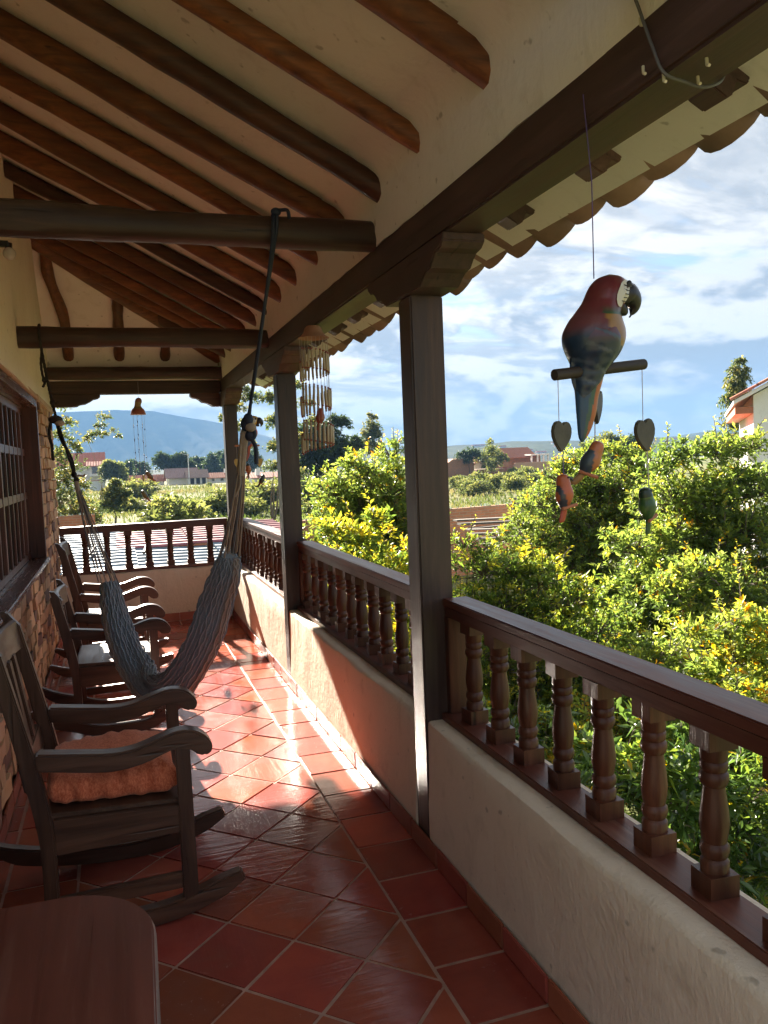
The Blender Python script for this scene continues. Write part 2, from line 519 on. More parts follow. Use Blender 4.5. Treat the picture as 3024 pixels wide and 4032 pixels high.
# ------------------------------------------------------------------ mesh helpers
class MB:
    def __init__(s):
        s.v, s.f = [], []

    def add(s, vs, fs):
        n = len(s.v)
        s.v += [tuple(v) for v in vs]
        s.f += [tuple(i + n for i in f) for f in fs]
        return s

    def box(s, lo, hi, rot=None, piv=None):
        x0, y0, z0 = lo
        x1, y1, z1 = hi
        vs = [Vector(v) for v in ((x0, y0, z0), (x1, y0, z0), (x1, y1, z0), (x0, y1, z0), (x0, y0, z1), (x1, y0, z1), (x1, y1, z1), (x0, y1, z1))]
        if rot is not None:
            pv = Vector(piv) if piv else (vs[0] + vs[6]) / 2
            vs = [rot @ (q - pv) + pv for q in vs]
        return s.add(vs, [(0, 3, 2, 1), (4, 5, 6, 7), (0, 1, 5, 4), (1, 2, 6, 5), (2, 3, 7, 6), (3, 0, 4, 7)])

    def prism(s, poly, axis, lo, hi):
        """poly of 2D points extruded along axis: 'X' (y,z), 'Y' (x,z), 'Z' (x,y)"""
        def pt(a, b, c):
            return {'X': (c, a, b), 'Y': (a, c, b), 'Z': (a, b, c)}[axis]
        n = len(poly)
        vs = [pt(a, b, lo) for a, b in poly] + [pt(a, b, hi) for a, b in poly]
        fs = [tuple(range(n)), tuple(range(2 * n - 1, n - 1, -1))]
        fs += [(i, i + n, (i + 1) % n + n, (i + 1) % n) for i in range(n)]
        return s.add(vs, fs)

    def tube(s, pts, rad, n=8, cap=True, squash=None):
        pts = [Vector(q) for q in pts]
        if not hasattr(rad, '__len__'):
            rad = [rad] * len(pts)
        vs = []
        up = None
        for i, q in enumerate(pts):
            a = pts[max(0, i - 1)]
            b = pts[min(len(pts) - 1, i + 1)]
            tg = (b - a).normalized()
            if up is None:
                up = Vector((0, 0, 1)) if abs(tg.z) < .9 else Vector((1, 0, 0))
            sd_ = tg.cross(up).normalized()
            up = sd_.cross(tg).normalized()
            for k in range(n):
                an = 2 * math.pi * k / n
                vs.append(q + (sd_ * math.cos(an) + up * math.sin(an) * (squash or 1)) * rad[i])
        fs = []
        for i in range(len(pts) - 1):
            for k in range(n):
                k2 = (k + 1) % n
                fs.append((i * n + k, i * n + k2, (i + 1) * n + k2, (i + 1) * n + k))
        if cap:
            fs.append(tuple(range(n - 1, -1, -1)))
            fs.append(tuple(range((len(pts) - 1) * n, len(pts) * n)))
        return s.add(vs, fs)

    def lathe(s, prof, c=(0, 0, 0), n=14, cap=True):
        vs = []
        for r_, z in prof:
            for k in range(n):
                an = 2 * math.pi * k / n
                vs.append((c[0] + r_ * math.cos(an), c[1] + r_ * math.sin(an), c[2] + z))
        fs = []
        for i in range(len(prof) - 1):
            for k in range(n):
                k2 = (k + 1) % n
                fs.append((i * n + k, i * n + k2, (i + 1) * n + k2, (i + 1) * n + k))
        if cap:
            fs.append(tuple(range(n - 1, -1, -1)))
            fs.append(tuple(range((len(prof) - 1) * n, len(prof) * n)))
        return s.add(vs, fs)

    def ball(s, c, r, n=8, m_=6):
        rx, ry, rz = r if hasattr(r, '__len__') else (r, r, r)
        vs = [(c[0], c[1], c[2] - rz)]
        for i in range(1, m_):
            a = -math.pi / 2 + math.pi * i / m_
            for k in range(n):
                b = 2 * math.pi * k / n
                vs.append((c[0] + rx * math.cos(a) * math.cos(b), c[1] + ry * math.cos(a) * math.sin(b), c[2] + rz * math.sin(a)))
        vs.append((c[0], c[1], c[2] + rz))
        fs = [(0, 1 + (k + 1) % n, 1 + k) for k in range(n)]
        for i in range(m_ - 2):
            for k in range(n):
                k2 = (k + 1) % n
                fs.append((1 + i * n + k, 1 + i * n + k2, 1 + (i + 1) * n + k2, 1 + (i + 1) * n + k))
        T_ = len(vs) - 1
        fs += [(T_, 1 + (m_ - 2) * n + k, 1 + (m_ - 2) * n + (k + 1) % n) for k in range(n)]
        return s.add(vs, fs)

    def build(s, name, mat, parent=None, smooth=False, bevel=0, seg=2, origin=None, local=False, angle=38):
        """vertices are in world metres unless local; origin is where the object's own origin goes"""
        me = bpy.data.meshes.new(name)
        vs = s.v
        pw = wloc(parent)
        og = Vector((0, 0, 0))
        if not local:
            og = Vector(origin) if origin is not None else pw
            vs = [(a - og.x, b - og.y, c - og.z) for a, b, c in vs]
        me.from_pydata(vs, [], s.f)
        bm = bmesh.new()
        bm.from_mesh(me)
        bmesh.ops.recalc_face_normals(bm, faces=bm.faces)
        if bevel:
            es = [e for e in bm.edges if len(e.link_faces) == 2 and e.calc_face_angle(0) > R(angle)]
            bmesh.ops.bevel(bm, geom=es, offset=bevel, segments=seg, affect='EDGES', clamp_overlap=True)
        bm.to_mesh(me)
        bm.free()
        if smooth:
            for pg in me.polygons:
                pg.use_smooth = True
            me.set_sharp_from_angle(angle=R(42))
        me.materials.append(mat)
        o_ = bpy.data.objects.new(name, me)
        C.objects.link(o_)
        if parent:
            o_.parent = parent
        if not local:
            o_.location = og - pw
        return o_


def wloc(o_):
    v_ = Vector((0, 0, 0))
    while o_ is not None:
        v_ += Vector(o_.location)
        o_ = o_.parent
    return v_


def tag(o_, label=None, cat=None, group=None, kind=None):
    if label:
        o_['label'] = label
    if cat:
        o_['category'] = cat
    if group:
        o_['group'] = group
    if kind:
        o_['kind'] = kind
    return o_


def empty(name, loc, label, cat, group=None, rz=0):
    e = bpy.data.objects.new(name, None)
    e.empty_display_size = .1
    e.location = loc
    e.rotation_euler = (0, 0, rz)
    C.objects.link(e)
    return tag(e, label, cat, group)


def inst(src, parent=None, loc=None, rot=None, scale=None, mat=None):
    o_ = src.copy()
    C.objects.link(o_)
    if parent:
        o_.parent = parent
    if loc is not None:
        o_.location = loc
    if rot is not None:
        o_.rotation_euler = rot
    if scale is not None:
        o_.scale = scale
    if mat is not None:
        o_.material_slots[0].link = 'OBJECT'
        o_.material_slots[0].material = mat
    return o_


def copy_tree(o_, parent=None, loc=None, rz=None):
    c_ = o_.copy()
    C.objects.link(c_)
    if parent:
        c_.parent = parent
    if loc is not None:
        c_.location = loc
    if rz is not None:
        c_.rotation_euler = (0, 0, rz)
    for ch in list(o_.children):
        copy_tree(ch, c_)
    return c_


def spline(pts, n):
    """Catmull-Rom through the points, n samples per span"""
    P = [Vector(q) for q in pts]
    P = [P[0] * 2 - P[1]] + P + [P[-1] * 2 - P[-2]]
    out = []
    for i in range(1, len(P) - 2):
        for k in range(n):
            u = k / n
            a, b, c_, d_ = P[i - 1], P[i], P[i + 1], P[i + 2]
            out.append(.5 * ((2 * b) + (c_ - a) * u + (2 * a - 5 * b + 4 * c_ - d_) * u * u + (3 * b - a - 3 * c_ + d_) * u ** 3))
    out.append(P[-2])
    return out


def rough_log(p0, p1, r0, r1, n=10, seg=14, wob=.006, seed=0, flat_=.0):
    """tapered, slightly crooked log between two points"""
    rr = random.Random(seed)
    a, b = Vector(p0), Vector(p1)
    pts, rad = [], []
    ph = [rr.uniform(0, 6.28) for _ in range(4)]
    for i in range(seg + 1):
        u = i / seg
        q = a.lerp(b, u)
        q = q + Vector((0, wob * math.sin(5 * u + ph[0]), wob * .6 * math.sin(7 * u + ph[1]))) if abs((b - a).x) > abs((b - a).y) else q + Vector((wob * math.sin(5 * u + ph[0]), 0, wob * .6 * math.sin(7 * u + ph[1])))
        pts.append(q)
        rad.append((r0 + (r1 - r0) * u) * (1 + .05 * math.sin(9 * u + ph[2]) + rr.uniform(-.02, .02)))
    mb = MB().tube(pts, rad, n)
    mb.v = [tuple(c_ + rr.uniform(-.0018, .0018) for c_ in q) for q in mb.v]
    return mb


# ------------------------------------------------------------------ numbers of the place
XR, XL, YE = 1.046, -0.524, 8.122      # parapet face, house wall face, end parapet face
ZP, ZR = .518, .976                    # parapet top, rail top
ZBB, ZBT = 2.218, 2.353                # eave beam bottom and top
SL = .517                              # roof slope
ZC = 2.60                              # ceiling height at XR
COLS = [(2.765, 2.891), (5.287, 5.413), (7.99, 8.116)]
YB = -1.1                              # unseen end behind the viewer, left open to let in fill light
HY0 = .7                               # near end of the house wall, cut short out of view to admit light
YR = .55                               # near end of the roof, cut back unseen so skylight gets in
ORD = ['first', 'second', 'third', 'fourth', 'fifth', 'sixth', 'seventh', 'eighth', 'ninth', 'tenth', 'eleventh', 'twelfth', 'thirteenth', 'fourteenth', 'fifteenth', 'sixteenth']

# ================================================================== GROUND AND FAR LAND
GZ = -2.8
n = 60
xs = np.concatenate([-np.geomspace(6000, 40, 22), np.linspace(-36, 90, 40), np.geomspace(96, 6000, 22)])
ys = np.concatenate([-np.geomspace(600, 10, 8), np.linspace(-8, 130, 60), np.geomspace(136, 7000, 26)])
gx, gy = np.meshgrid(xs, ys)
gzv = GZ + .25 * np.sin(gx * .13 + 1) * np.sin(gy * .11) * np.clip((gy - 26) / 20, 0, 1) - np.clip((gy - 260) / 200, 0, 1) * 6.0
vs = np.stack([gx, gy, gzv], -1).reshape(-1, 3)
nx = len(xs)
fs = [(j * nx + i, j * nx + i + 1, (j + 1) * nx + i + 1, (j + 1) * nx + i) for j in range(len(ys) - 1) for i in range(nx - 1)]
ground = MB().add(vs.tolist(), fs).build('ground', field_soil, smooth=True)
tag(ground, kind='structure')


def fbm1(x, seed, octs=6, base=1.0):
    out = np.zeros_like(x)
    r_ = np.random.default_rng(seed)
    a, fq = 1.0, base
    for _ in range(octs):
        ph = r_.uniform(0, 6.28, 3)
        out += a * (np.sin(x * fq + ph[0]) + .6 * np.sin(x * fq * 1.7 + ph[1])) / 1.6
        a *= .5
        fq *= 2.1
    return out


def ridge(name, az, el, dist, depth, seed, mat, rough=.05, rows=26, foot=-9.0):
    """hill range: crest heights follow azimuth/elevation pairs seen from the balcony, built at its distance"""
    A = np.linspace(az[0], az[-1], 240)
    E = np.interp(A, az, el)
    a = np.radians(A)
    crest = 1.5 + dist * np.tan(np.radians(E))
    crest = crest + fbm1(A, seed, 6, .9) * rough * dist * .01
    V_ = []
    r_ = np.random.default_rng(seed)
    for j in range(rows):
        u = j / (rows - 1)
        rad = dist - depth * (1 - u)
        sp = fbm1(A * 2.2 + 9 * u, seed + 3, 7, 1.1) * (1 - u) * u * 4
        zz = foot + (crest - foot) * (u ** 1.2) + sp * (crest - foot) * .035
        V_.append(np.stack([rad * np.sin(a), rad * np.cos(a), zz], -1))
    u = 1.0
    V_.append(np.stack([(dist + depth * .5) * np.sin(a), (dist + depth * .5) * np.cos(a), np.full_like(a, foot)], -1))
    V_ = np.concatenate(V_)
    m_ = len(A)
    F_ = [(j * m_ + i, j * m_ + i + 1, (j + 1) * m_ + i + 1, (j + 1) * m_ + i) for j in range(rows) for i in range(m_ - 1)]
    o_ = MB().add(V_.tolist(), F_).build(name, mat, smooth=True)
    RG.append(V_.reshape(-1, len(A), 3))
    return tag(o_, kind='structure')


RG = []
ridge('mountain', [-60, -40, -20, -6.7, -3.4, .25, 2.7, 4.35, 7.4, 11.2, 15, 20, 26, 40], [2.6, 3.4, 4.2, 4.16, 3.87, 4.0, 3.84, 3.5, 2.9, 1.6, .9, .4, .2, -.2], 3000, 520, 5, hill_m, .04)
ridge('hills', [-4, 4, 9, 14, 19, 23.3, 27.2, 32.3, 38, 43.8, 55, 75], [-.3, -.05, .15, .40, .62, .74, .86, .73, .68, .8, 1.1, 1.5], 1300, 420, 11, hill_m, .05)
ridge('hills', [30, 36, 40, 44, 50, 60, 80], [-.2, .5, .95, 1.15, 1.4, 1.6, 1.2], 2200, 700, 17, hill_m, .04)


def hillside(grid, n_, seed, size, jrange, irange, name, label, grp, mats_):
    rq_ = random.Random(seed)
    for _ in range(n_):
        j, i = rq_.randint(*jrange), rq_.randint(*irange)
        x, y, z = grid[j, i]
        a = rq_.uniform(.6, 1.4) * size
        hh = size * .22
        e = empty(name, (x, y, z), label, 'house', grp)
        MB().box((x - a, y - size * .35, z - 6), (x + a, y + size * .35, z + hh)).build('wall', mats_[0], e)
        MB().prism([(y - size * .45, z + hh - .3), (y + size * .45, z + hh - .3), (y, z + hh * 1.9)], 'X', x - a * 1.05, x + a * 1.05).build('roof', mats_[1], e)


hillside(RG[1], 26, 3, 7.5, (8, 22), (85, 150), 'hillside_house', 'tiny pale house dotted on the hazy green hill', 'houses dotted on the hazy hill', (white_wall, roof_red))
hillside(RG[0], 10, 4, 16, (4, 12), (92, 128), 'valley_greenhouse', 'tiny white greenhouse streak at the foot of the blue mountain', 'greenhouse streaks below the mountain', (white_wall, white_wall))


# ------------------------------------------------------------------ foliage
def leaves(name, B, D, L, Wd, tone, mat, parent=None, loc=None, droop=.25):
    """one mesh of folded pointed leaves; B base points, D directions, L lengths, Wd widths, tone per leaf"""
    n_ = len(B)
    D = D / np.linalg.norm(D, axis=1, keepdims=True)
    rv = rng.normal(size=(n_, 3))
    up = np.array([0, 0, 1.0]) + rv * .55
    sdv = np.cross(D, up)
    sdv /= np.linalg.norm(sdv, axis=1, keepdims=True) + 1e-9
    nv = np.cross(sdv, D)
    L = L[:, None]
    Wd = Wd[:, None]
    g = np.array([0, 0, -1.0])
    c_ = B + D * L * .5 - nv * Wd * .12 + g * L * droop * .12
    l_ = B + D * L * .48 - sdv * Wd * .5 + nv * Wd * .16 + g * L * droop * .12
    r_ = B + D * L * .48 + sdv * Wd * .5 + nv * Wd * .16 + g * L * droop * .12
    t_ = B + D * L + g * L * droop * .45
    V_ = np.stack([B, l_, r_, t_, c_], 1).reshape(-1, 3)
    if loc is not None:
        V_ = V_ - np.array(loc)
    i0 = np.arange(n_) * 5
    T_ = np.stack([np.stack([i0, i0 + 2, i0 + 4], -1), np.stack([i0 + 4, i0 + 2, i0 + 3], -1), np.stack([i0, i0 + 4, i0 + 1], -1), np.stack([i0 + 4, i0 + 3, i0 + 1], -1)], 1).reshape(-1, 3)
    me = bpy.data.meshes.new(name)
    me.vertices.add(len(V_))
    me.vertices.foreach_set('co', V_.astype(np.float32).ravel())
    me.loops.add(len(T_) * 3)
    me.loops.foreach_set('vertex_index', T_.astype(np.int32).ravel())
    me.polygons.add(len(T_))
    me.polygons.foreach_set('loop_start', (np.arange(len(T_)) * 3).astype(np.int32))
    me.polygons.foreach_set('loop_total', np.full(len(T_), 3, np.int32))
    me.update(calc_edges=True)
    at = me.attributes.new('tone', 'FLOAT', 'FACE')
    at.data.foreach_set('value', np.repeat(tone, 4).astype(np.float32))
    me.polygons.foreach_set('use_smooth', np.ones(len(T_), bool))
    me.materials.append(mat)
    o_ = bpy.data.objects.new(name, me)
    C.objects.link(o_)
    if parent:
        o_.parent = parent
    if loc is not None and not parent:
        o_.location = loc
    return o_


def clump_leaves(clumps, tips, per, leaf, tone_fn, spread=(.5, 1.25), updir=.5, shoots=0):
    """rosettes of leaves on twig tips spread over each clump's shell, with long shoots -> arrays"""
    Bs, Ds, Ls, Ts, tipsl = [], [], [], [], []
    for (x, y, z, r_) in clumps:
        nt = max(6, int(tips * (r_ / .35) ** 2))
        cs, ct = rng.uniform(.75, 1.25), rng.normal() * .09
        dv = rng.normal(size=(nt, 3))
        dv /= np.linalg.norm(dv, axis=1, keepdims=True)
        dv[:, 2] = np.where(dv[:, 2] < -.35, -dv[:, 2], dv[:, 2])
        rad = r_ * (1.12 - .75 * rng.random(nt) ** 1.9)
        rad *= 1 + .25 * np.sin(dv[:, 0] * 5 + x * 3) * np.cos(dv[:, 1] * 4 + z * 5)
        tp = np.array([x, y, z]) + dv * rad[:, None] * np.array([1.1, 1.1, .95])
        ax = dv * .65 + np.array([0, 0, updir]) + rng.normal(size=(nt, 3)) * .3
        ax /= np.linalg.norm(ax, axis=1, keepdims=True)
        tipsl.append((np.array([x, y, z]), tp))
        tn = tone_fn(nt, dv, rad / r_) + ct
        for k in range(per):
            al = rng.uniform(spread[0], spread[1], nt)
            pv = rng.normal(size=(nt, 3))
            pv -= ax * np.sum(pv * ax, 1, keepdims=True)
            pv /= np.linalg.norm(pv, axis=1, keepdims=True)
            dd = ax * np.cos(al)[:, None] + pv * np.sin(al)[:, None]
            Bs.append(tp - ax * (rng.random(nt) * leaf * 1.3)[:, None])
            Ds.append(dd)
            Ls.append(leaf * cs * rng.uniform(.5, 1.3, nt))
            Ts.append(np.clip(tn + rng.normal(size=nt) * .09, 0, 1))
        ns = int(shoots * (r_ / .35) ** 2 + rng.random())
        for _ in range(ns):
            d0 = rng.normal(size=3)
            d0 /= np.linalg.norm(d0)
            d0[2] = abs(d0[2]) * .8 + .25
            d0 /= np.linalg.norm(d0)
            p0 = np.array([x, y, z]) + d0 * r_ * .75
            d1 = d0 * .5 + np.array([0, 0, .75]) + rng.normal(size=3) * .2
            d1 /= np.linalg.norm(d1)
            L_ = rng.uniform(.20, .45)
            m_ = 14
            uu = np.linspace(.1, 1, m_)
            q = p0 + d1 * (L_ * uu)[:, None] + np.array([0, 0, -.10]) * (uu ** 2)[:, None] * L_
            tipsl.append((p0, q[-1:]))
            pv = rng.normal(size=(m_, 3))
            pv -= d1 * (pv @ d1)[:, None]
            pv /= np.linalg.norm(pv, axis=1, keepdims=True)
            Bs.append(q)
            Ds.append(d1 * .55 + pv * .8)
            Ls.append(leaf * cs * (1.15 - .5 * uu) * rng.uniform(.8, 1.1, m_))
            Ts.append(np.clip(.62 + .16 * uu + ct + rng.normal(size=m_) * .06 + (tone_fn(m_, d0[None] * np.ones((m_, 1)), np.ones(m_)) - .45) * .6, 0, 1))
    return np.concatenate(Bs), np.concatenate(Ds), np.concatenate(Ls), np.concatenate(Ts), tipsl


def limbs(base, clumps, r0, seed, mb=None, sag=.15, trunks=1, fork=.35):
    """trunk(s) and a branching skeleton: every clump grows from the nearest limb below it"""
    rr = random.Random(seed)
    mb = mb or MB()
    cs = [Vector(c_[:3]) for c_ in clumps]
    mid = sum(cs, Vector()) / len(cs)
    b = Vector(base)
    nodes = []
    for k in range(trunks):
        f_ = b.lerp(mid, fork) + Vector((rr.uniform(-.2, .2), rr.uniform(-.2, .2), 0)) * (k + .3)
        bb = b + Vector((rr.uniform(-.15, .15), rr.uniform(-.15, .15), 0)) * k
        pts = spline([bb, bb.lerp(f_, .5) + Vector((rr.uniform(-.08, .08), rr.uniform(-.08, .08), 0)), f_], 4)
        rad = [r0 * (1 - .35 * i / (len(pts) - 1)) for i in range(len(pts))]
        mb.tube(pts, rad, 8)
        nodes += list(zip(pts[3:], rad[3:]))
    start = [q for q, _ in nodes]
    for c_ in sorted(cs, key=lambda q: min((q - n_).length for n_ in start)):
        def cost(nd):
            d_ = c_ - nd[0]
            return d_.length + max(0, -d_.z) * 2.5 + max(0, .25 - d_.z) * .6
        f_, rf_ = min(nodes, key=cost)
        L_ = (c_ - f_).length
        m1 = f_.lerp(c_, .45) + Vector((rr.uniform(-.12, .12), rr.uniform(-.12, .12), rr.uniform(-.02, .16))) * L_ * .6
        pts = spline([f_, m1, c_], 4)
        r1 = max(rf_ * .72, r0 * .10)
        rad = [r1 * (1 - .55 * i / (len(pts) - 1)) for i in range(len(pts))]
        mb.tube(pts, rad, 6)
        nodes += list(zip(pts[2:], rad[2:]))
    return mb


def twigs(mb, tipsl, frac, r_):
    for c_, tp in tipsl:
        k = int(len(tp) * frac) if len(tp) > 1 else 1
        for q in tp[:k]:
            q = Vector(q)
            c0 = Vector(c_)
            mb.tube([c0.lerp(q, .15), c0.lerp(q, .6) + Vector((0, 0, .03)), q], [r_ * 1.6, r_, r_ * .5], 3, cap=False)


def garden_tree(name, label, cat, base, clumps, tips, per, leaf, mat, tone_fn, seed, r0=.07, group=None, wr=.36, twigfrac=.35, trunks=1, updir=.5, droop=.25, barkm=None, fork=.35, shoots=1.6):
    e = empty(name, base, label, cat, group)
    B, D, L, T_, tl = clump_leaves(clumps, tips, per, leaf, tone_fn, updir=updir, shoots=shoots)
    o_ = leaves('crown', B, D, L, L * wr, T_, mat, e, base, droop)
    mb = limbs(base, clumps, r0, seed, trunks=trunks, fork=fork)
    if twigfrac:
        twigs(mb, tl, twigfrac, r0 * .055 + .0012)
    mb.build('trunk', barkm or bark, e, smooth=True)
    return e


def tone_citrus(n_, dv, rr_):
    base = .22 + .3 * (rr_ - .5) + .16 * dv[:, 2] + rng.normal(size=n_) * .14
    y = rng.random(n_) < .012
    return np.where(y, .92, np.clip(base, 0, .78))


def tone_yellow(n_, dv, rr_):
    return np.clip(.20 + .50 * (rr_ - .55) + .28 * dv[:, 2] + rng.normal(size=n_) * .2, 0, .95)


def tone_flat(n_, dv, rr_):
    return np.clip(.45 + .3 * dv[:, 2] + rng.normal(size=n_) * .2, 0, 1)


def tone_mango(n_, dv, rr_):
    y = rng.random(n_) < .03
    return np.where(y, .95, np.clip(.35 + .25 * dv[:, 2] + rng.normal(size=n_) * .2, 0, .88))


def jitter(cl, k=2, amt=.9, shrink=.62, seed=1):
    """add smaller clumps round each clump so that the crown has an uneven outline"""
    r_ = np.random.default_rng(seed)
    out = list(cl)
    for (x, y, z, q) in cl:
        for _ in range(k):
            v_ = r_.normal(size=3)
            v_ /= np.linalg.norm(v_)
            out.append((x + v_[0] * q * amt, y + v_[1] * q * amt, z + abs(v_[2]) * q * amt * .8 - q * .15, q * shrink * r_.uniform(.6, 1.1)))
    return out


def skirt(cl, step=.55, floor_z=-2.5, grow=1.12, p=.8, seed=3):
    """lower branches: repeat the clumps downwards so that the tree is leafy nearly to the ground"""
    r_ = np.random.default_rng(seed)
    out = list(cl)
    for (x, y, z, q) in cl:
        zz = z - step
        qq = q
        while zz > floor_z:
            qq = min(.55, qq * grow)
            if r_.random() < p:
                out.append((x + r_.normal() * .22, y + r_.normal() * .22, zz + r_.normal() * .1, qq))
            zz -= step * 1.15
    return out


T1 = [(3.12, 11.6, 0.96, 0.45), (3.57, 11.47, 1.24, 0.41), (3.9, 11.38, 1.52, 0.23), (3.87, 11.35, 0.96, 0.45), (2.85, 11.66, 0.63, 0.26), (3.34, 11.49, 0.49, 0.41), (3.87, 11.31, 0.32, 0.41), (4.25, 11.21, 0.76, 0.38), (4.02, 11.35, 1.73, 0.17), (3.33, 11.56, 1.44, 0.19), (3.6, 12.1, .7, .5), (4.1, 12.0, .3, .5)]
T1B = [(2.21, 8.71, 0.67, 0.23), (2.58, 8.58, 0.55, 0.31), (2.91, 8.45, 0.28, 0.31), (2.75, 8.54, 0.82, 0.17), (3.06, 8.39, 0.1, 0.25), (3.27, 8.35, 0.43, 0.25), (2.43, 8.62, 0.33, 0.25), (2.09, 8.74, 0.42, 0.14)]
T2 = [(3.85, 8.68, 0.41, 0.24), (4.03, 8.6, 0.08, 0.36), (4.37, 8.49, 0.07, 0.33), (4.67, 8.38, -0.07, 0.36), (5.0, 8.25, -0.29, 0.36), (3.86, 8.62, -0.36, 0.36), (4.27, 8.47, -0.53, 0.45), (4.83, 8.28, -0.76, 0.45), (5.26, 8.14, -0.66, 0.36), (3.97, 8.55, -0.96, 0.45), (4.52, 8.35, -1.22, 0.45), (5.22, 8.11, -1.22, 0.42)]
T3 = [(6.3, 12.59, 0.01, 0.26), (6.65, 12.49, 0.21, 0.31), (7.04, 12.38, 0.55, 0.4), (7.32, 12.32, 0.93, 0.4), (7.63, 12.24, 1.27, 0.31), (7.93, 12.15, 1.43, 0.26), (8.3, 12.02, 1.37, 0.31), (7.89, 12.12, 0.82, 0.48), (7.43, 12.22, -0.04, 0.53), (7.98, 12.05, 0.15, 0.57), (8.58, 11.87, 0.48, 0.57), (8.62, 11.9, 1.09, 0.4), (7.4, 12.9, .4, .6), (8.3, 12.9, .6, .7), (6.9, 12.2, -.5, .5)]
T6 = [(6.78, 8.83, 1.28, 0.3), (7.1, 8.73, 1.37, 0.3), (7.45, 8.61, 1.38, 0.3), (7.86, 8.48, 1.43, 0.3), (6.85, 8.77, 0.78, 0.4), (7.32, 8.62, 0.83, 0.43), (7.88, 8.43, 0.84, 0.4), (6.28, 8.91, 0.15, 0.4), (6.81, 8.74, 0.23, 0.4), (7.44, 8.54, 0.26, 0.43), (7.98, 8.36, 0.28, 0.36), (6.54, 8.8, -0.19, 0.3), (7.82, 8.38, -0.28, 0.3), (7.2, 9.3, .6, .5), (7.9, 9.2, .5, .5), (8.6, 8.6, .8, .5)]
T4 = [(4.69, 5.73, -0.12, 0.15), (4.96, 5.64, -0.11, 0.24), (5.23, 5.55, -0.08, 0.24), (5.0, 5.6, -0.4, 0.26), (5.27, 5.51, -0.43, 0.22), (4.79, 5.67, -0.46, 0.18), (5.41, 5.48, -0.2, 0.24)]
T5 = [(3.18, 5.13, -0.7, 0.17), (3.44, 5.04, -0.81, 0.21), (3.71, 4.94, -0.91, 0.23), (3.78, 4.9, -1.2, 0.24), (4.06, 4.82, -1.02, 0.24), (4.32, 4.72, -1.13, 0.24), (4.21, 4.74, -1.5, 0.24), (4.43, 4.65, -1.7, 0.23), (3.55, 5.02, -0.55, 0.15), (3.94, 4.88, -0.64, 0.17), (4.54, 4.64, -1.32, 0.23), (3.93, 4.82, -1.58, 0.23), (4.43, 4.71, -0.85, 0.19)]
T7 = [(3.1, 6.72, -0.98, 0.24), (3.31, 6.63, -1.23, 0.24), (3.63, 6.51, -1.47, 0.26), (4.06, 6.35, -1.73, 0.28), (3.66, 6.54, -1.01, 0.19), (3.18, 6.66, -1.53, 0.24), (3.82, 6.41, -1.95, 0.26), (3.39, 6.57, -1.82, 0.24)]

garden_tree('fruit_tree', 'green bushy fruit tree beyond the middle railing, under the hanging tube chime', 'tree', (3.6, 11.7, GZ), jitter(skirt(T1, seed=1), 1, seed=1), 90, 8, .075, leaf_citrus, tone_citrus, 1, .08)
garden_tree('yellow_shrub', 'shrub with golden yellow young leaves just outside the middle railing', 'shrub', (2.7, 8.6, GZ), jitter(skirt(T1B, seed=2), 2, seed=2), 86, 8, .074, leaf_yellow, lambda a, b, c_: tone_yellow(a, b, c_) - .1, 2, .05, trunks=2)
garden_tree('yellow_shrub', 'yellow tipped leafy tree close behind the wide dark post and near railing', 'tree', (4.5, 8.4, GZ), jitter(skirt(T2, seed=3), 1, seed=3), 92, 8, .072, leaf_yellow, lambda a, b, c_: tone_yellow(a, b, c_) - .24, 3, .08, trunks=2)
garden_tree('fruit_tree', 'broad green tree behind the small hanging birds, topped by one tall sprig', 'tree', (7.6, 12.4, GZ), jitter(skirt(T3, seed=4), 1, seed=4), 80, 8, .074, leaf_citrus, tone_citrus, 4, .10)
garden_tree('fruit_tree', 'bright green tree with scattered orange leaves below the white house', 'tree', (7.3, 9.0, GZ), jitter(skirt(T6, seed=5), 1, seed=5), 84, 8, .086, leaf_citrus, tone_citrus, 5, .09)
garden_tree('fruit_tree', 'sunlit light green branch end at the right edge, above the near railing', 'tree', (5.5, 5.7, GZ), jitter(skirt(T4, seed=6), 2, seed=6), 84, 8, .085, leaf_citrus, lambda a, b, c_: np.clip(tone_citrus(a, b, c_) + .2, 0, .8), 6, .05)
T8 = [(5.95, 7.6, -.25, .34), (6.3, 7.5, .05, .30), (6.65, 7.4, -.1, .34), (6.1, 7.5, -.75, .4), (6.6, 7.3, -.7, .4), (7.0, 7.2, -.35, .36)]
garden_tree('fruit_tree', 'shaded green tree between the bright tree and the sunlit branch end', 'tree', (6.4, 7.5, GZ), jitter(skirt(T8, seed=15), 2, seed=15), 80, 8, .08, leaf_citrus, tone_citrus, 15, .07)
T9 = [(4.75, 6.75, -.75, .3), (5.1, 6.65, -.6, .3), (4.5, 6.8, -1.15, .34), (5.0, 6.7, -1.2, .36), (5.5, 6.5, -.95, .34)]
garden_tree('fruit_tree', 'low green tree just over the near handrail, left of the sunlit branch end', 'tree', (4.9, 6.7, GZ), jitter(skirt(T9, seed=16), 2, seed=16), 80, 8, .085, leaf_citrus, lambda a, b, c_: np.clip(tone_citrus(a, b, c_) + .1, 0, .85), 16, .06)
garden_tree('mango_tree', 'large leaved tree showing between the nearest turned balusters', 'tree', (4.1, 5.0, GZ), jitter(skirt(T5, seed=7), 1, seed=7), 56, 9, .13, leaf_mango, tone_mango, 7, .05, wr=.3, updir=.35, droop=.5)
garden_tree('mango_tree', 'dark green tree seen low between the balusters next to the wide post', 'tree', (3.5, 6.6, GZ), jitter(skirt(T7, seed=8), 1, seed=8), 60, 8, .10, leaf_mango, tone_mango, 8, .05, wr=.33)

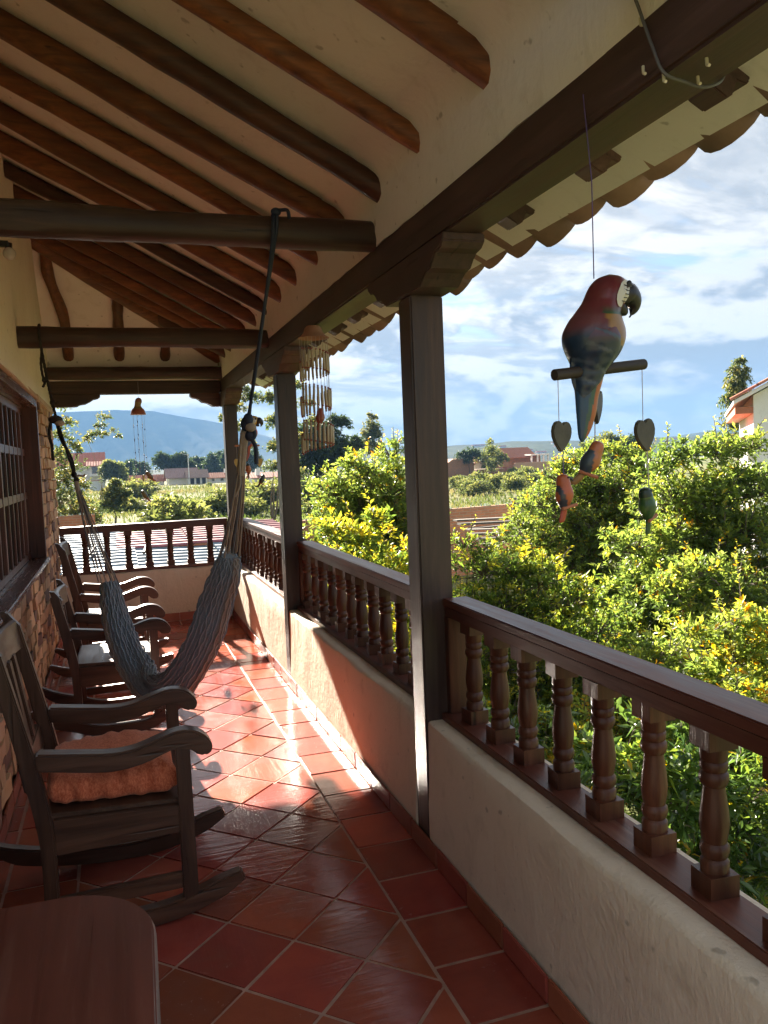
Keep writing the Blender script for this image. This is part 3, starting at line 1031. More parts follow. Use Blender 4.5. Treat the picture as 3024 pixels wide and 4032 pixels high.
# ------------------------------------------------------------------ trees and bushes farther off
def far_tree(name, label, base, clumps, tips, per, leaf, mat, seed, r0=.12, group=None, wr=.5, twigfrac=.2, trunks=1, barkm=None, droop=.4, fork=.35, updir=.4, jit=2, cat='tree'):
    cl = [(base[0] + a, base[1] + b, base[2] + c_, q * 1.2) for a, b, c_, q in clumps]
    return garden_tree(name, label, cat, base, jitter(cl, jit, seed=seed) if jit else cl, tips, per, leaf, mat, tone_flat, seed, r0, group, wr, twigfrac, trunks, updir, droop, barkm, fork, 0)


far_tree('eucalyptus_tree', 'narrow eucalyptus with pale trunk left of the far opening, by the hammock rope', (-1.85, 36.4, GZ),
         [(.1, 0, 6.3, .3), (-.1, .2, 5.7, .42), (.15, 0, 5.2, .4), (-.3, .1, 4.9, .4), (.2, .1, 4.4, .45), (-.25, 0, 3.9, .5), (.3, .2, 3.5, .5), (-.1, 0, 3.0, .6), (.5, .3, 2.6, .55), (-.5, 0, 2.4, .6), (.3, .2, 1.9, .65), (.0, .3, 7.0, .22), (-.05, 0, 7.5, .12), (.8, .3, 1.7, .55), (.9, .2, 1.2, .5), (-.5, .2, 1.3, .6), (.2, 0, .9, .6)],
         24, 6, .15, leaf_euc, 21, .09, barkm=bark_pale, fork=.75)
far_tree('eucalyptus_tree', 'thin forked eucalyptus with small round heads before the mountain', (-1.3, 63.7, GZ),
         [(.75, .1, 8.1, .42), (.45, 0, 7.5, .4), (.1, 0, 6.9, .45), (-.4, 0, 6.5, .38), (1.35, .2, 7.2, .28), (.7, .2, 6.9, .32), (1.7, 0, 6.8, .2)],
         13, 6, .2, leaf_euc, 22, .055, barkm=bark_pale, fork=.45, trunks=2, twigfrac=.3)
far_tree('leafy_tree', 'low bushy tree under the forked eucalyptus, hiding part of the white villa', (-.2, 63.2, GZ),
         [(.3, 0, 2.7, .5), (-.3, .2, 2.4, .5), (.6, .1, 1.9, .55), (0, 0, 1.5, .6), (.2, 0, 3.3, .35), (.8, 0, 2.5, .4)], 30, 6, .24, leaf_euc, 23, .09)
far_tree('round_tree', 'round green tree beside the white villa across the field', (-.3, 179, GZ),
         [(0, 0, 4.6, 1.5), (-1.3, 0, 4.0, 1.3), (1.4, 0, 3.7, 1.3), (.6, .5, 2.6, 1.4), (-.9, 0, 2.6, 1.3), (2.1, 0, 2.5, .9)], 5, 6, .55, leaf_bush, 24, .22)
far_tree('big_tree', 'tallest dark spreading tree behind the old tiled farmhouse', (14.3, 214, GZ),
         [(-3.4, 0, 5.6, 1.3), (-2.6, 0, 7.1, 1.1), (-1.8, 0, 4.4, 1.6), (0, 0, 5.5, 1.7), (1.7, 0, 5.9, 1.7), (3.2, 0, 4.8, 1.6), (4.3, 0, 3.3, 1.4), (1.0, 0, 3.4, 1.9), (-1.4, .5, 6.3, 1.0), (2.4, 0, 6.9, .9)], 5, 6, .6, leaf_dark, 25, .3)
rr = random.Random(5)
for i, (px, hh) in enumerate([(21.5, 4.4), (23.6, 5.2), (25.6, 4.6), (27.6, 5.8), (29.5, 5.2), (31.6, 6.5), (33.5, 6.9), (35.5, 6.0), (37.8, 7.0), (40.3, 6.4), (8.4, 4.3), (5.9, 5.0), (6.9, 3.7), (3.7, 4.6)]):
    hh += 1.6
    far_tree('wood_edge_tree', 'dark tree in the hazy wood line behind the far village roofs', (px, 247 + rr.uniform(-4, 9), GZ),
             [(0, 0, hh * .8, hh * .2), (.6, 0, hh * .62, hh * .24), (-.7, 0, hh * .55, hh * .24), (0, 0, hh * .4, hh * .28), (rr.uniform(-.4, .4), 0, hh, hh * .1)], 3.2, 5, .75, leaf_dark, 30 + i, .16, group='trees of the hazy wood line', twigfrac=0, jit=1)
far_tree('airy_tree', 'tall sparse tree with many thin stems between the corner post and middle post', (10.9, 59.5, GZ),
         [(-1.9, 0, 9.8, .5), (-1.2, 0, 10.9, .5), (-.4, 0, 11.2, .5), (.4, 0, 10.2, .55), (-2.1, 0, 8.3, .5), (-1.2, 0, 9.0, .5), (-.2, 0, 9.0, .5), (.9, 0, 8.8, .55), (-2.3, 0, 6.9, .5), (-1.5, 0, 7.3, .4), (.5, 0, 7.2, .6), (1.4, 0, 7.4, .6), (1.9, 0, 6.0, .6), (.6, 0, 5.4, .6), (-1.3, 0, 5.6, .5), (1.5, 0, 4.4, .6), (.2, 0, 4.0, .5), (2.2, 0, 3.2, .6), (1.2, 0, 2.6, .6), (2.8, 0, 8.6, .5), (2.4, 0, 9.9, .4), (-2.9, 0, 7.7, .4), (3.4, 0, 7.2, .5)],
         22, 6, .2, leaf_euc, 26, .085, barkm=bark, fork=.35, trunks=3, twigfrac=.5)
far_tree('spreading_tree', 'wide dark tree seen through the tubes of the hanging chime', (20.5, 83, GZ),
         [(-2.2, 0, 5.0, 1.1), (-1.2, 0, 6.3, 1.1), (.3, 0, 7.3, 1.0), (1.3, 0, 6.7, 1.0), (2.4, 0, 5.6, 1.1), (3.4, 0, 5.0, .8), (.6, 0, 5.0, 1.3), (-.6, 0, 4.2, 1.2), (1.9, 0, 4.0, 1.2), (.4, 0, 3.0, 1.2), (-2.0, 0, 3.4, 1.1), (2.9, 0, 8.0, .7), (4.1, 0, 6.2, .6), (4.7, 0, 5.5, .4), (2.0, 0, 8.3, .8), (-1.8, 0, 7.4, .7)], 14, 6, .32, leaf_dark, 27, .3)
far_tree('slim_tree', 'slim pale pointed tree standing clear against the clouds beside the wide post', (36.5, 114.8, GZ),
         [(0, 0, 11.0, .35), (.1, 0, 10.2, .6), (-.3, 0, 9.3, .8), (.5, 0, 8.9, .8), (-.6, 0, 8.1, .9), (.7, 0, 7.8, .9), (0, 0, 7.4, 1.0), (-.8, 0, 6.6, .9), (.8, 0, 6.3, .9), (0, 0, 5.4, 1.0)], 8, 6, .34, leaf_euc, 28, .14, barkm=bark_pale, fork=.7)
far_tree('weeping_tree', 'tall feathery tree beside the white house on the right', (32.9, 36.7, GZ),
         [(.35, 0, 8.8, .28), (.2, 0, 8.2, .45), (.5, 0, 7.7, .45), (-.1, 0, 7.5, .45), (.3, 0, 7.0, .5), (-.25, 0, 6.6, .5), (.75, 0, 6.8, .4), (.0, 0, 5.9, .5), (-.35, 0, 5.3, .4), (.4, 0, 5.3, .45), (.1, 0, 4.4, .5)], 30, 6, .17, leaf_euc, 29, .1, barkm=bark, fork=.6, twigfrac=.3, updir=-.5, droop=1.0)
for i, (x, y, lab) in enumerate([(64.0, 141, 'flat topped tree in front of the raw brick house beyond the field'), (67.6, 139, 'thin upright yellowish tree between the two raw brick houses'), (73, 150, 'round light green tree left of the house with white columns'), (77.5, 120, 'large soft green willow like tree right of the brick houses'), (82, 118, 'dark dense tree beside the soft green willow like tree')]):
    cl = [[(0, 0, 4.2, 1.3), (-1.6, 0, 3.9, 1.0), (1.5, 0, 3.9, 1.1), (0, 0, 3.2, 1.0)], [(0, 0, 6.6, .6), (.1, 0, 5.4, .8), (-.2, 0, 4.1, .9), (.2, 0, 2.8, .9), (0, 0, 1.5, .9)], [(0, 0, 4.6, 1.5), (-1.4, 0, 3.3, 1.4), (1.4, 0, 3.4, 1.4), (0, 0, 2, 1.6)],
          [(0, 0, 4.2, 1.5), (2.4, 0, 5.4, 1.6), (-2.0, 0, 3.2, 1.3), (4.8, 0, 5.0, 1.6), (1.3, 0, 2.4, 1.7), (4.4, 0, 2.6, 1.7), (-3.0, 0, 1.6, 1.2)], [(0, 0, 4.6, 1.5), (2.2, 0, 5.0, 1.4), (1.2, 0, 3, 1.7), (3.6, 0, 3.6, 1.4)]][i]
    far_tree('village_tree', lab, (x, y, GZ), cl, 6, 6, .42, leaf_dark if i in (0, 4) else leaf_bush, 50 + i, .16, twigfrac=0)

# field bushes: three made, the rest copied
bush_proto = []
for i in range(4):
    base = (0, 0, 0)
    e = far_tree('field_bush', 'small grey green bush scattered in the weedy field', base, [(0, 0, .55, .55), (.5, .1, .4, .45), (-.5, -.1, .38, .45), (.1, .3, .8, .38), (-.9, 0, .25, .3), (.95, .1, .25, .32)][:4 + i % 3], 34, 6, .16 + .03 * (i % 2), leaf_bush, 70 + i, .03, group='bushes scattered in the field', twigfrac=.1, jit=1, cat='bush')
    bush_proto.append(e)
spots = []
rb = random.Random(12)
for (x, y, s_) in [(2.6, 108, 3.2), (1.4, 110, 2.6), (-.4, 84, 1.4), (1.4, 82, 1.5), (4.0, 58, 2.0), (3.2, 50, 2.4), (4.8, 56, 1.6), (11.4, 78, 2.6), (13.4, 74, 2.8), (12.5, 84, 2.4), (17.6, 80, 2.4), (15.2, 92, 2.0), (10.3, 66, 1.6), (8.6, 69, 2.2), (13.6, 66, 1.5), (20.6, 105, 2.2), (24.0, 98, 2.0)]:
    spots.append((x, y, s_))
for _ in range(40):
    y = rb.uniform(60, 200)
    x = rb.uniform(-.06, .36) * y
    spots.append((x, y, rb.uniform(.5, 1.4)))
for _ in range(34):
    y = rb.uniform(75, 135)
    x = y * rb.uniform(.40, .62)
    spots.append((x, y, rb.uniform(.9, 2.0)))
for i, (x, y, s_) in enumerate(spots):
    e = bush_proto[i % 4] if i < 4 else copy_tree(bush_proto[i % 4])
    e.location = (x, y, GZ - .1)
    e.rotation_euler = (0, 0, rb.uniform(0, 6.28))
    e.scale = (s_, s_, s_ * rb.uniform(.75, 1.0))

# grass of the field, too many blades to count
ng = 46000
gy_ = 27 + 150 * rng.random(ng) ** 1.5
gx_ = gy_ * rng.uniform(-.10, .68, ng)
keep = (np.sin(gx_ * .31 + 2) * np.sin(gy_ * .17) + rng.normal(size=ng) * .5) > -.45
gx_, gy_ = gx_[keep], gy_[keep]
k = len(gx_)
B = np.stack([gx_, gy_, np.full(k, GZ - .05) + .25 * np.sin(gx_ * .13 + 1) * np.sin(gy_ * .11) * np.clip((gy_ - 26) / 20, 0, 1)], -1)
D = np.stack([rng.normal(size=k) * .35, rng.normal(size=k) * .35, np.ones(k)], -1)
Lg = rng.uniform(.15, .48, k) * (.8 + gy_ / 120)
tn = np.clip(.5 + .5 * np.sin(gx_ * .21) * np.cos(gy_ * .13 + 1) + rng.normal(size=k) * .2, 0, 1)
g_ = leaves('grass', B, D, Lg, Lg * .28, tn, grass_m, droop=.3)
tag(g_, kind='stuff')

# rubble heap in the field
mb = MB()
for i in range(150):
    u = rb.random()
    x = .6 + 7.6 * u + rb.uniform(-.4, .4)
    y = 93 + rb.uniform(-1.8, 1.8)
    hgt = .75 * math.sin(math.pi * min(1, u * 1.1)) * math.exp(-((y - 93) / 1.5) ** 2)
    s_ = rb.uniform(.12, .38)
    q = (x, y, GZ + hgt * rb.uniform(.5, 1.05) + .1)
    mb.box((q[0] - s_, q[1] - s_ * .7, q[2] - s_ * .4), (q[0] + s_, q[1] + s_ * .7, q[2] + s_ * .4), Matrix.Rotation(rb.uniform(0, 3), 3, 'Z') @ Matrix.Rotation(rb.uniform(-.6, .6), 3, 'X'))
rub = tag(mb.build('rubble', stone), kind='stuff')
mb = MB()
for (x0, x1, h_, y0) in [(.0, 5.0, .5, 93.4), (2.5, 8.8, .75, 93.8)]:
    pts = []
    for i in range(13):
        u = i / 12
        pts.append((x0 + (x1 - x0) * u, y0, GZ - .1))
    mb.tube(spline(pts, 2), [max(.05, h_ * math.sin(math.pi * i / 24)) * (1 + .2 * math.sin(i * 2.3)) for i in range(25)], 10)
mnd = tag(mb.build('earth_mound', flat('earth', (.27, .16, .10), .95, var=.4, nscale=1.2, bumps=.6)), 'reddish earth mound under the rubble in the weedy field', 'mound')


# ------------------------------------------------------------------ houses of the village
def gable(mb, x0, x1, y0, y1, z0, z1, over=.4, th=.16, ridge_axis='X'):
    """tiled gable roof, corrugated by tile rows"""
    n_ = max(6, int(((x1 - x0) if ridge_axis == 'X' else (y1 - y0)) / .45))
    for sgn in (-1, 1):
        if ridge_axis == 'X':
            ym = (y0 + y1) / 2
            ye = (y0 - over) if sgn < 0 else (y1 + over)
            zz = z0 - over * (z1 - z0) / ((y1 - y0) / 2)
            V_, F_ = [], []
            for i in range(2 * n_ + 1):
                x = x0 - over + (x1 - x0 + 2 * over) * i / (2 * n_)
                b_ = .05 * (i % 2)
                V_ += [(x, ye, zz + b_), (x, ym, z1 + b_), (x, ye, zz + b_ - th), (x, ym, z1 + b_ - th)]
            for i in range(2 * n_):
                a = i * 4
                F_ += [(a, a + 4, a + 5, a + 1), (a + 2, a + 3, a + 7, a + 6), (a, a + 2, a + 6, a + 4)]
            F_ += [(0, 1, 3, 2), (8 * n_, 8 * n_ + 2, 8 * n_ + 3, 8 * n_ + 1)]
        else:
            xm = (x0 + x1) / 2
            xe = (x0 - over) if sgn < 0 else (x1 + over)
            zz = z0 - over * (z1 - z0) / ((x1 - x0) / 2)
            V_, F_ = [], []
            for i in range(2 * n_ + 1):
                y = y0 - over + (y1 - y0 + 2 * over) * i / (2 * n_)
                b_ = .05 * (i % 2)
                V_ += [(xe, y, zz + b_), (xm, y, z1 + b_), (xe, y, zz + b_ - th), (xm, y, z1 + b_ - th)]
            for i in range(2 * n_):
                a = i * 4
                F_ += [(a, a + 4, a + 5, a + 1), (a + 2, a + 3, a + 7, a + 6), (a, a + 2, a + 6, a + 4)]
            F_ += [(0, 1, 3, 2), (8 * n_, 8 * n_ + 2, 8 * n_ + 3, 8 * n_ + 1)]
        mb.add(V_, F_)
    return mb


def house_body(mb, x0, x1, y0, y1, z0, z1, zr=None, ridge_axis='X'):
    mb.box((x0, y0, z0), (x1, y1, z1))
    if zr:
        if ridge_axis == 'X':
            mb.prism([(y0, z1 - .01), (y1, z1 - .01), ((y0 + y1) / 2, zr - .12)], 'X', x0, x1)
        else:
            mb.prism([(x0, z1 - .01), (x1, z1 - .01), ((x0 + x1) / 2, zr - .12)], 'Y', y0, y1)
    return mb


def windows(parent, rects, y, mat=None):
    for (x0, x1, z0, z1) in rects:
        f_ = MB().box((x0 - .08, y - .06, z0 - .08), (x1 + .08, y + .02, z1 + .08)).build('window', white_wall, parent, origin=((x0 + x1) / 2, y, z0))
        MB().box((x0, y - .075, z0), (x1, y - .061, z1)).build('pane', mat or glass, f_)


# white villa
e = empty('white_villa', (-7, 190, GZ), 'white two storey villa with red tiled roof at the far left', 'house')
house_body(MB(), -14, -2.6, 190, 199, GZ, 3.2, 5.6).build('wall', white_wall, e)
gable(MB(), -14, -2.6, 190, 199, 3.2, 5.6, .9).build('roof', roof_red, e)
MB().box((-5.2, 187.5, .3), (-.9, 189.98, .75)).build('balcony', white_wall, e)
for x in (-4.9, -3.0, -1.2):
    MB().box((x - .12, 187.6, .76), (x + .12, 187.85, 2.7)).build('column', white_wall, e)
gable(MB(), -5.2, -.7, 187.3, 191.0, 2.75, 3.5, .5).build('porch_roof', roof_red, e)
windows(e, [(-12.6, -11.4, .6, 2.1), (-9.8, -8.6, .6, 2.1), (-4.6, -3.4, .9, 2.6), (-12.4, -11.2, -2.2, -.6)], 189.98)
e = empty('garden_wall', (-4, 180, GZ), 'plain white garden wall below the white villa', 'wall')
MB().box((-9.5, 180, GZ), (-1.9, 180.3, -.65)).build('wall', white_wall, e)
MB().box((-9.6, 179.94, -.648), (-1.8, 180.36, -.52)).build('coping', roof_red, e)
# farmhouse with old tiles
e = empty('tiled_farmhouse', (16, 205, GZ), 'long cream farmhouse with mossy brown tiled roof in the middle distance', 'house')
house_body(MB(), 12.6, 19.4, 206, 214, GZ, -.75).build('wall', plaster_wall, e)
gable(MB(), 12.6, 19.4, 206, 214, -.75, 1.25, .7).build('roof', roof_clay, e)
house_body(MB(), 17.0, 21.6, 203.4, 205.98, GZ, -.8).build('wing', plaster_wall, e)
gable(MB(), 17.0, 21.6, 203.4, 207.4, -.8, .75, .5).build('wing_roof', roof_clay, e)
for x in (17.6, 19.0, 20.4):
    f_ = MB().box((x, 203.33, GZ + .1), (x + .9, 203.39, -1.1)).build('door', dark_in, e)
e = empty('low_house', (25, 207, GZ), 'low white house with pinkish tiled roof right of the farmhouse', 'house')
house_body(MB(), 22.3, 27.3, 207, 212, GZ, -1.3).build('wall', white_wall, e)
gable(MB(), 22.3, 27.3, 207, 212, -1.3, -.25, .5).build('roof', roof_red, e)
windows(e, [(23.2, 24.0, -2.3, -1.6), (25.3, 26.1, -2.3, -1.6)], 206.98)
MB().box((26.6, 209, -.9), (27.0, 209.4, .7)).build('chimney', white_wall, e)
e = empty('long_house', (6, 212, GZ), 'long low house with red tiled roof behind the field hedge', 'house')
house_body(MB(), 2.5, 12.0, 214, 220, GZ, -1.55).build('wall', white_wall, e)
gable(MB(), 2.5, 12.0, 214, 220, -1.55, -.15, .5).build('roof', roof_red, e)
e = empty('long_house', (35, 170, GZ), 'white low house with flat pink roof seen between corner post and middle post', 'house')
house_body(MB(), 27.5, 33.0, 170, 176, GZ, -1.2).build('wall', white_wall, e)
gable(MB(), 27.5, 33.0, 170, 176, -1.2, -.3, .5).build('roof', roof_red, e)
MB().box((28.4, 171, -1.1), (29.2, 171.8, .5)).build('chimney', white_wall, e)
# raw brick houses on the right
e = empty('brick_house', (61, 140, GZ), 'raw orange brick house with sloping top just right of the wide post', 'house')
MB().prism([(58.5, GZ), (65.0, GZ), (65.0, .0), (62.6, 1.0), (60.6, .9), (58.5, -.4)], 'Y', 141, 147).build('wall', far_brick, e)
MB().box((66, 142, GZ), (72, 146, -1.2)).build('side_wall', far_brick, e)
e = empty('brick_house', (82, 152, GZ), 'brick house with tiled hip roof and white columned terrace beyond the field', 'house')
house_body(MB(), 78.6, 86.0, 153, 160, GZ, 1.1).build('wall', far_brick, e)
gable(MB(), 78.6, 84.2, 153, 160, 1.1, 2.8, .8).build('roof', roof_red, e)
MB().box((82.2, 150.2, -.9), (86.6, 152.96, -.6)).build('terrace', white_wall, e)
MB().box((82.2, 150.2, 1.0), (86.6, 152.96, 1.3)).build('terrace_roof', white_wall, e)
for x in (82.5, 83.9, 85.3, 86.4):
    MB().box((x - .14, 150.3, -.598), (x + .14, 150.6, .998)).build('column', white_wall, e)
e = empty('orange_wall', (76, 148, GZ), 'long pale orange boundary wall below the columned brick house', 'wall')
MB().box((70.5, 145, GZ), (84.5, 145.4, -1.0)).build('wall', roof_red, e)
MB().box((75.6, 144.6, GZ), (84.5, 144.97, -.3)).build('upper_wall', flat('peach_wash', (.55, .33, .21), .9), e)
e = empty('brick_house', (71.5, 148, GZ), 'small gabled house half hidden between the village trees', 'house')
house_body(MB(), 69.8, 73.4, 151, 156, GZ, .2, 1.6, 'Y').build('wall', white_wall, e)
gable(MB(), 69.8, 73.4, 151, 156, .2, 1.6, .6, ridge_axis='Y').build('roof', roof_red, e)

# white neighbour house on the right, gable towards us
e = empty('neighbour_house', (18.05, 19.4, GZ), 'white neighbour house with terracotta eaves at the right edge', 'house')
gx0, gx1 = 18.05, 25.0
MB().prism([(gx0, GZ), (gx1, GZ), (gx1, 2.95), ((gx0 + gx1) / 2, 4.75), (gx0, 2.95)], 'Y', 19.4, 30).build('wall', white_wall, e)
rs = (4.75 - 2.95) / ((gx1 - gx0) / 2)
rf = MB().prism([(gx0 - .55, 2.98 - .55 * rs), ((gx0 + gx1) / 2, 4.80), (gx1 + .55, 2.98 - .55 * rs), (gx1 + .55, 3.09 - .55 * rs), ((gx0 + gx1) / 2, 4.91), (gx0 - .55, 3.09 - .55 * rs)], 'Y', 19.05, 30.3).build('roof', plaster_soffit, e)
tile_src = None
for i in range(9):
    u0 = i * .40
    x = gx0 - .62 + u0 * math.cos(math.atan(rs))
    z = 3.10 - .62 * rs + u0 * math.sin(math.atan(rs)) + .03
    mb = MB()
    prof = [(math.cos(a) * .10, math.sin(a) * .085) for a in [math.pi * k / 7 for k in range(8)]]
    prof = prof + [(c_ * .84, s_ * .84) for c_, s_ in prof[::-1]]
    mb.prism(prof, 'X', 0, .46)
    if tile_src is None:
        tile_src = mb.build('tile', roof_red, rf, local=True)
        tl = tile_src
    else:
        tl = inst(tile_src, rf)
    tl.location = Vector((x, 19.06, z)) - wloc(rf)
    tl.rotation_euler = (0, -math.atan(rs), 0)
MB().box((gx0 - .5, 19.42, 2.42), (gx0 - .003, 30, 2.62)).build('cornice', roof_red, e)
MB().prism([(gx0 - .95, 1.50), (gx0 - .01, 1.68), (gx0 - .01, 1.80), (gx0 - .95, 1.60)], 'Y', 19.3, 24).build('porch_roof', roof_red, e)
MB().box((gx0 - .6, 19.5, 1.42), (gx0 - .004, 23.9, 1.60)).build('porch_beam', white_wall, e)
MB().box((20.4, 19.35, 1.6), (21.4, 19.398, 2.7)).build('window', glass, e)
e.rotation_euler = (0, 0, R(-40))

# ------------------------------------------------------------------ boundary wall, sheds, plank fence
def long_wall(name, label, p0, p1, z1, th=.2):
    a, b = Vector(p0), Vector(p1)
    L_ = (b - a).length
    e = empty(name, (a.x, a.y, GZ), label, 'wall')
    ang = math.atan2(b.y - a.y, b.x - a.x)
    body = MB().box((0, 0, 0), (L_, th, z1 - GZ)).build('wall', far_brick, e, local=True)
    rq = random.Random(int(L_ * 10))
    for x in np.arange(2.5, L_, 3.2):
        inst_ = MB().box((x - .12, -.02, 0), (x + .12, th + .02, z1 - GZ - .02)).build('pier', mortar, e, local=True)
    mb = MB()
    for i in range(int(L_ * 9)):
        x = rq.uniform(0, L_)
        h_ = rq.uniform(.05, .15)
        s_ = rq.uniform(.02, .05)
        y = rq.uniform(.03, th - .03)
        z = z1 - GZ - .01
        mb.add([(x - s_, y - s_, z), (x + s_, y - s_ * .5, z), (x, y + s_, z), (x + rq.uniform(-.04, .04), y, z + h_)], [(0, 1, 3), (1, 2, 3), (2, 0, 3), (0, 2, 1)])
    sh = mb.build('glass_shards', shard_glass, e, local=True)
    sh['kind'] = 'stuff'
    e.rotation_euler = (0, 0, ang)
    return e


long_wall('boundary_wall', 'old brick boundary wall topped with broken bottle glass, edging the field', (-.9, 24.0, 0), (16.5, 27.6, 0), -.36)
long_wall('boundary_wall', 'short brick wall with glass shards at the foot of the narrow eucalyptus', (-6.5, 34.6, 0), (-.85, 35.0, 0), -.27)


def corrugated(name, mat, parent, x0, x1, y0, y1, z0, z1, pitch=.42, amp=.055, tilt=0):
    """ribs run along X, the sheet rises from y0 to y1"""
    n_ = int((y1 - y0) / pitch * 8)
    V_, F_ = [], []
    for i in range(n_ + 1):
        u = i / n_
        y = y0 + (y1 - y0) * u
        zb = z0 + (z1 - z0) * u + amp * math.sin(2 * math.pi * (y1 - y0) * u / pitch)
        V_ += [(x0, y, zb), (x1, y, zb + tilt), (x1, y, zb + tilt - .004), (x0, y, zb - .004)]
    for i in range(n_):
        a = i * 4
        F_ += [(a, a + 1, a + 5, a + 4), (a + 3, a + 7, a + 6, a + 2), (a, a + 4, a + 7, a + 3), (a + 1, a + 2, a + 6, a + 5)]
    F_ += [(0, 3, 2, 1), (n_ * 4, n_ * 4 + 1, n_ * 4 + 2, n_ * 4 + 3)]
    return MB().add(V_, F_).build(name, mat, parent, smooth=True, origin=((x0 + x1) / 2, y0, z0))


e = empty('tin_shed', (0, 19, GZ), 'low shed with patched grey and red corrugated roof below the end railing', 'shed')
MB().box((-3.8, 17.2, GZ), (3.6, 22.3, -.72)).build('wall', far_brick, e)
for (x0, x1, y0, y1, mt, dz) in [(-4.2, -1.9, 16.7, 19.4, metal_roof, 0), (-2.0, .35, 16.7, 19.4, metal_roof, .02), (.25, 2.2, 16.75, 19.4, metal_roof, .0), (2.1, 4.2, 16.7, 19.4, metal_roof, .02), (-4.2, -1.9, 19.3, 22.8, metal_roof, .03), (-2.0, .05, 19.3, 22.8, metal_roof, .05), (-.05, 1.7, 19.35, 22.0, metal_red, .06), (1.6, 4.2, 19.3, 22.8, metal_red, .09)]:
    corrugated('sheet', mt, e, x0, x1, y0, y1, -.50 + (y0 - 16.7) * .05 + dz, -.50 + (y1 - 16.7) * .05 + dz, tilt=rb.uniform(-.05, .05))
for (x, y) in [(-.6, 18.2), (.5, 17.9), (1.2, 20.5), (-2.2, 18.5)]:
    MB().tube([(x, y, -.33 + (y - 17) * .05), (x + .1, y + .9, -.30 + (y - 16) * .05)], .035, 6).build('loose_pole', stick_wood, e)
e = empty('lean_to', (9.2, 18, GZ), 'sagging plank lean-to with tin edge half hidden behind the yellow tipped tree', 'shed')
for i in range(7):
    MB().box((8.2 + i * .02, 17.4 + i * .3, -.62 + i * .07 + rb.uniform(-.02, .02)), (10.6, 17.66 + i * .3, -.58 + i * .07), Matrix.Rotation(rb.uniform(-.04, .04), 3, 'Y')).build('plank', plank_grey, e)
for x in (8.4, 10.4):
    MB().box((x, 17.6, GZ), (x + .12, 17.72, -.64)).build('post', plank_grey, e)
MB().box((10.2, 18.5, GZ), (10.6, 18.6, .15)).build('wall_board', plank_grey, e)
corrugated('sheet', metal_roof, e, 9.2, 11.2, 16.4, 17.35, -.98, -.88)
e = empty('plank_fence', (12.3, 23.2, GZ), 'weathered grey upright board panel beside the brick boundary wall', 'fence')
for i in range(7):
    h_ = rb.uniform(-.05, .12)
    MB().box((12.0 + i * .135, 23.2 - i * .03, GZ), (12.0 + i * .135 + .12, 23.24 - i * .03, .12 + h_)).build('board', plank_grey, e)
MB().box((11.98, 23.25, -.7), (12.98, 23.31, -.58), Matrix.Rotation(-.22, 3, 'Z')).build('rail', plank_grey, e)
for (x, y) in [(17.3, 203),]:
    e = empty('power_pole', (x, y, GZ), 'concrete power pole with lamp arm beside the tiled farmhouse', 'pole')
    MB().tube([(x, y, GZ), (x, y, 4.6)], [.14, .09], 8).build('pole', white_wall, e)
    MB().tube([(x, y, 4.4), (x - 1.4, y - .5, 4.75)], .05, 6).build('lamp_arm', white_wall, e)
e = empty('cypress_tree', (3.7, 170, GZ), 'thin dark cypress column in the hedge before the red roofs', 'tree')
B, D, L, T_, tl = clump_leaves([(3.7, 170, GZ + .8 + .5 * k_, .42 - .04 * k_) for k_ in range(8)], 14, 5, .3, tone_flat)
leaves('crown', B, D, L, L * .4, T_, leaf_dark, e, (3.7, 170, GZ))
MB().tube([(3.7, 170, GZ), (3.7, 170, GZ + 1)], .1, 6).build('trunk', bark, e)

# ================================================================== THE BALCONY
# floor slab with clay tiles
floor = MB().box((XL - .3, YB, -.30), (XR + .2, YE + .16, -.0035)).build('floor', grout, origin=(0, 0, 0))
tag(floor, kind='structure')
rt = random.Random(3)


def clip(poly, x0, x1, y0, y1):
    for ax, v_, sg in ((0, x0, 1), (0, x1, -1), (1, y0, 1), (1, y1, -1)):
        out = []
        for i in range(len(poly)):
            a, b = poly[i], poly[(i + 1) % len(poly)]
            ia, ib = (a[ax] - v_) * sg >= 0, (b[ax] - v_) * sg >= 0
            if ia:
                out.append(a)
            if ia != ib:
                u = (v_ - a[ax]) / (b[ax] - a[ax])
                out.append((a[0] + (b[0] - a[0]) * u, a[1] + (b[1] - a[1]) * u))
        poly = out
        if len(poly) < 3:
            return None
    return poly


TILES = {}


def put_tile(poly, mat, key=None):
    area = abs(sum(poly[i][0] * poly[(i + 1) % len(poly)][1] - poly[(i + 1) % len(poly)][0] * poly[i][1] for i in range(len(poly)))) / 2
    if area < .0012:
        return
    cx_ = sum(q[0] for q in poly) / len(poly)
    cy_ = sum(q[1] for q in poly) / len(poly)
    z = rt.uniform(-.0012, .0012)
    if key and key in TILES:
        o_ = inst(TILES[key], floor, mat=mat)
    else:
        o_ = MB().prism([(a - cx_, b - cy_) for a, b in poly], 'Z', -.016, 0).build('tile', mat, floor, bevel=.0035, seg=2, local=True)
        if key:
            TILES[key] = o_
            o_.material_slots[0].link = 'OBJECT'
            o_.material_slots[0].material = mat
    o_.location = (cx_, cy_, z)
    o_.rotation_euler = (rt.gauss(0, .0035), rt.gauss(0, .0035), 0)


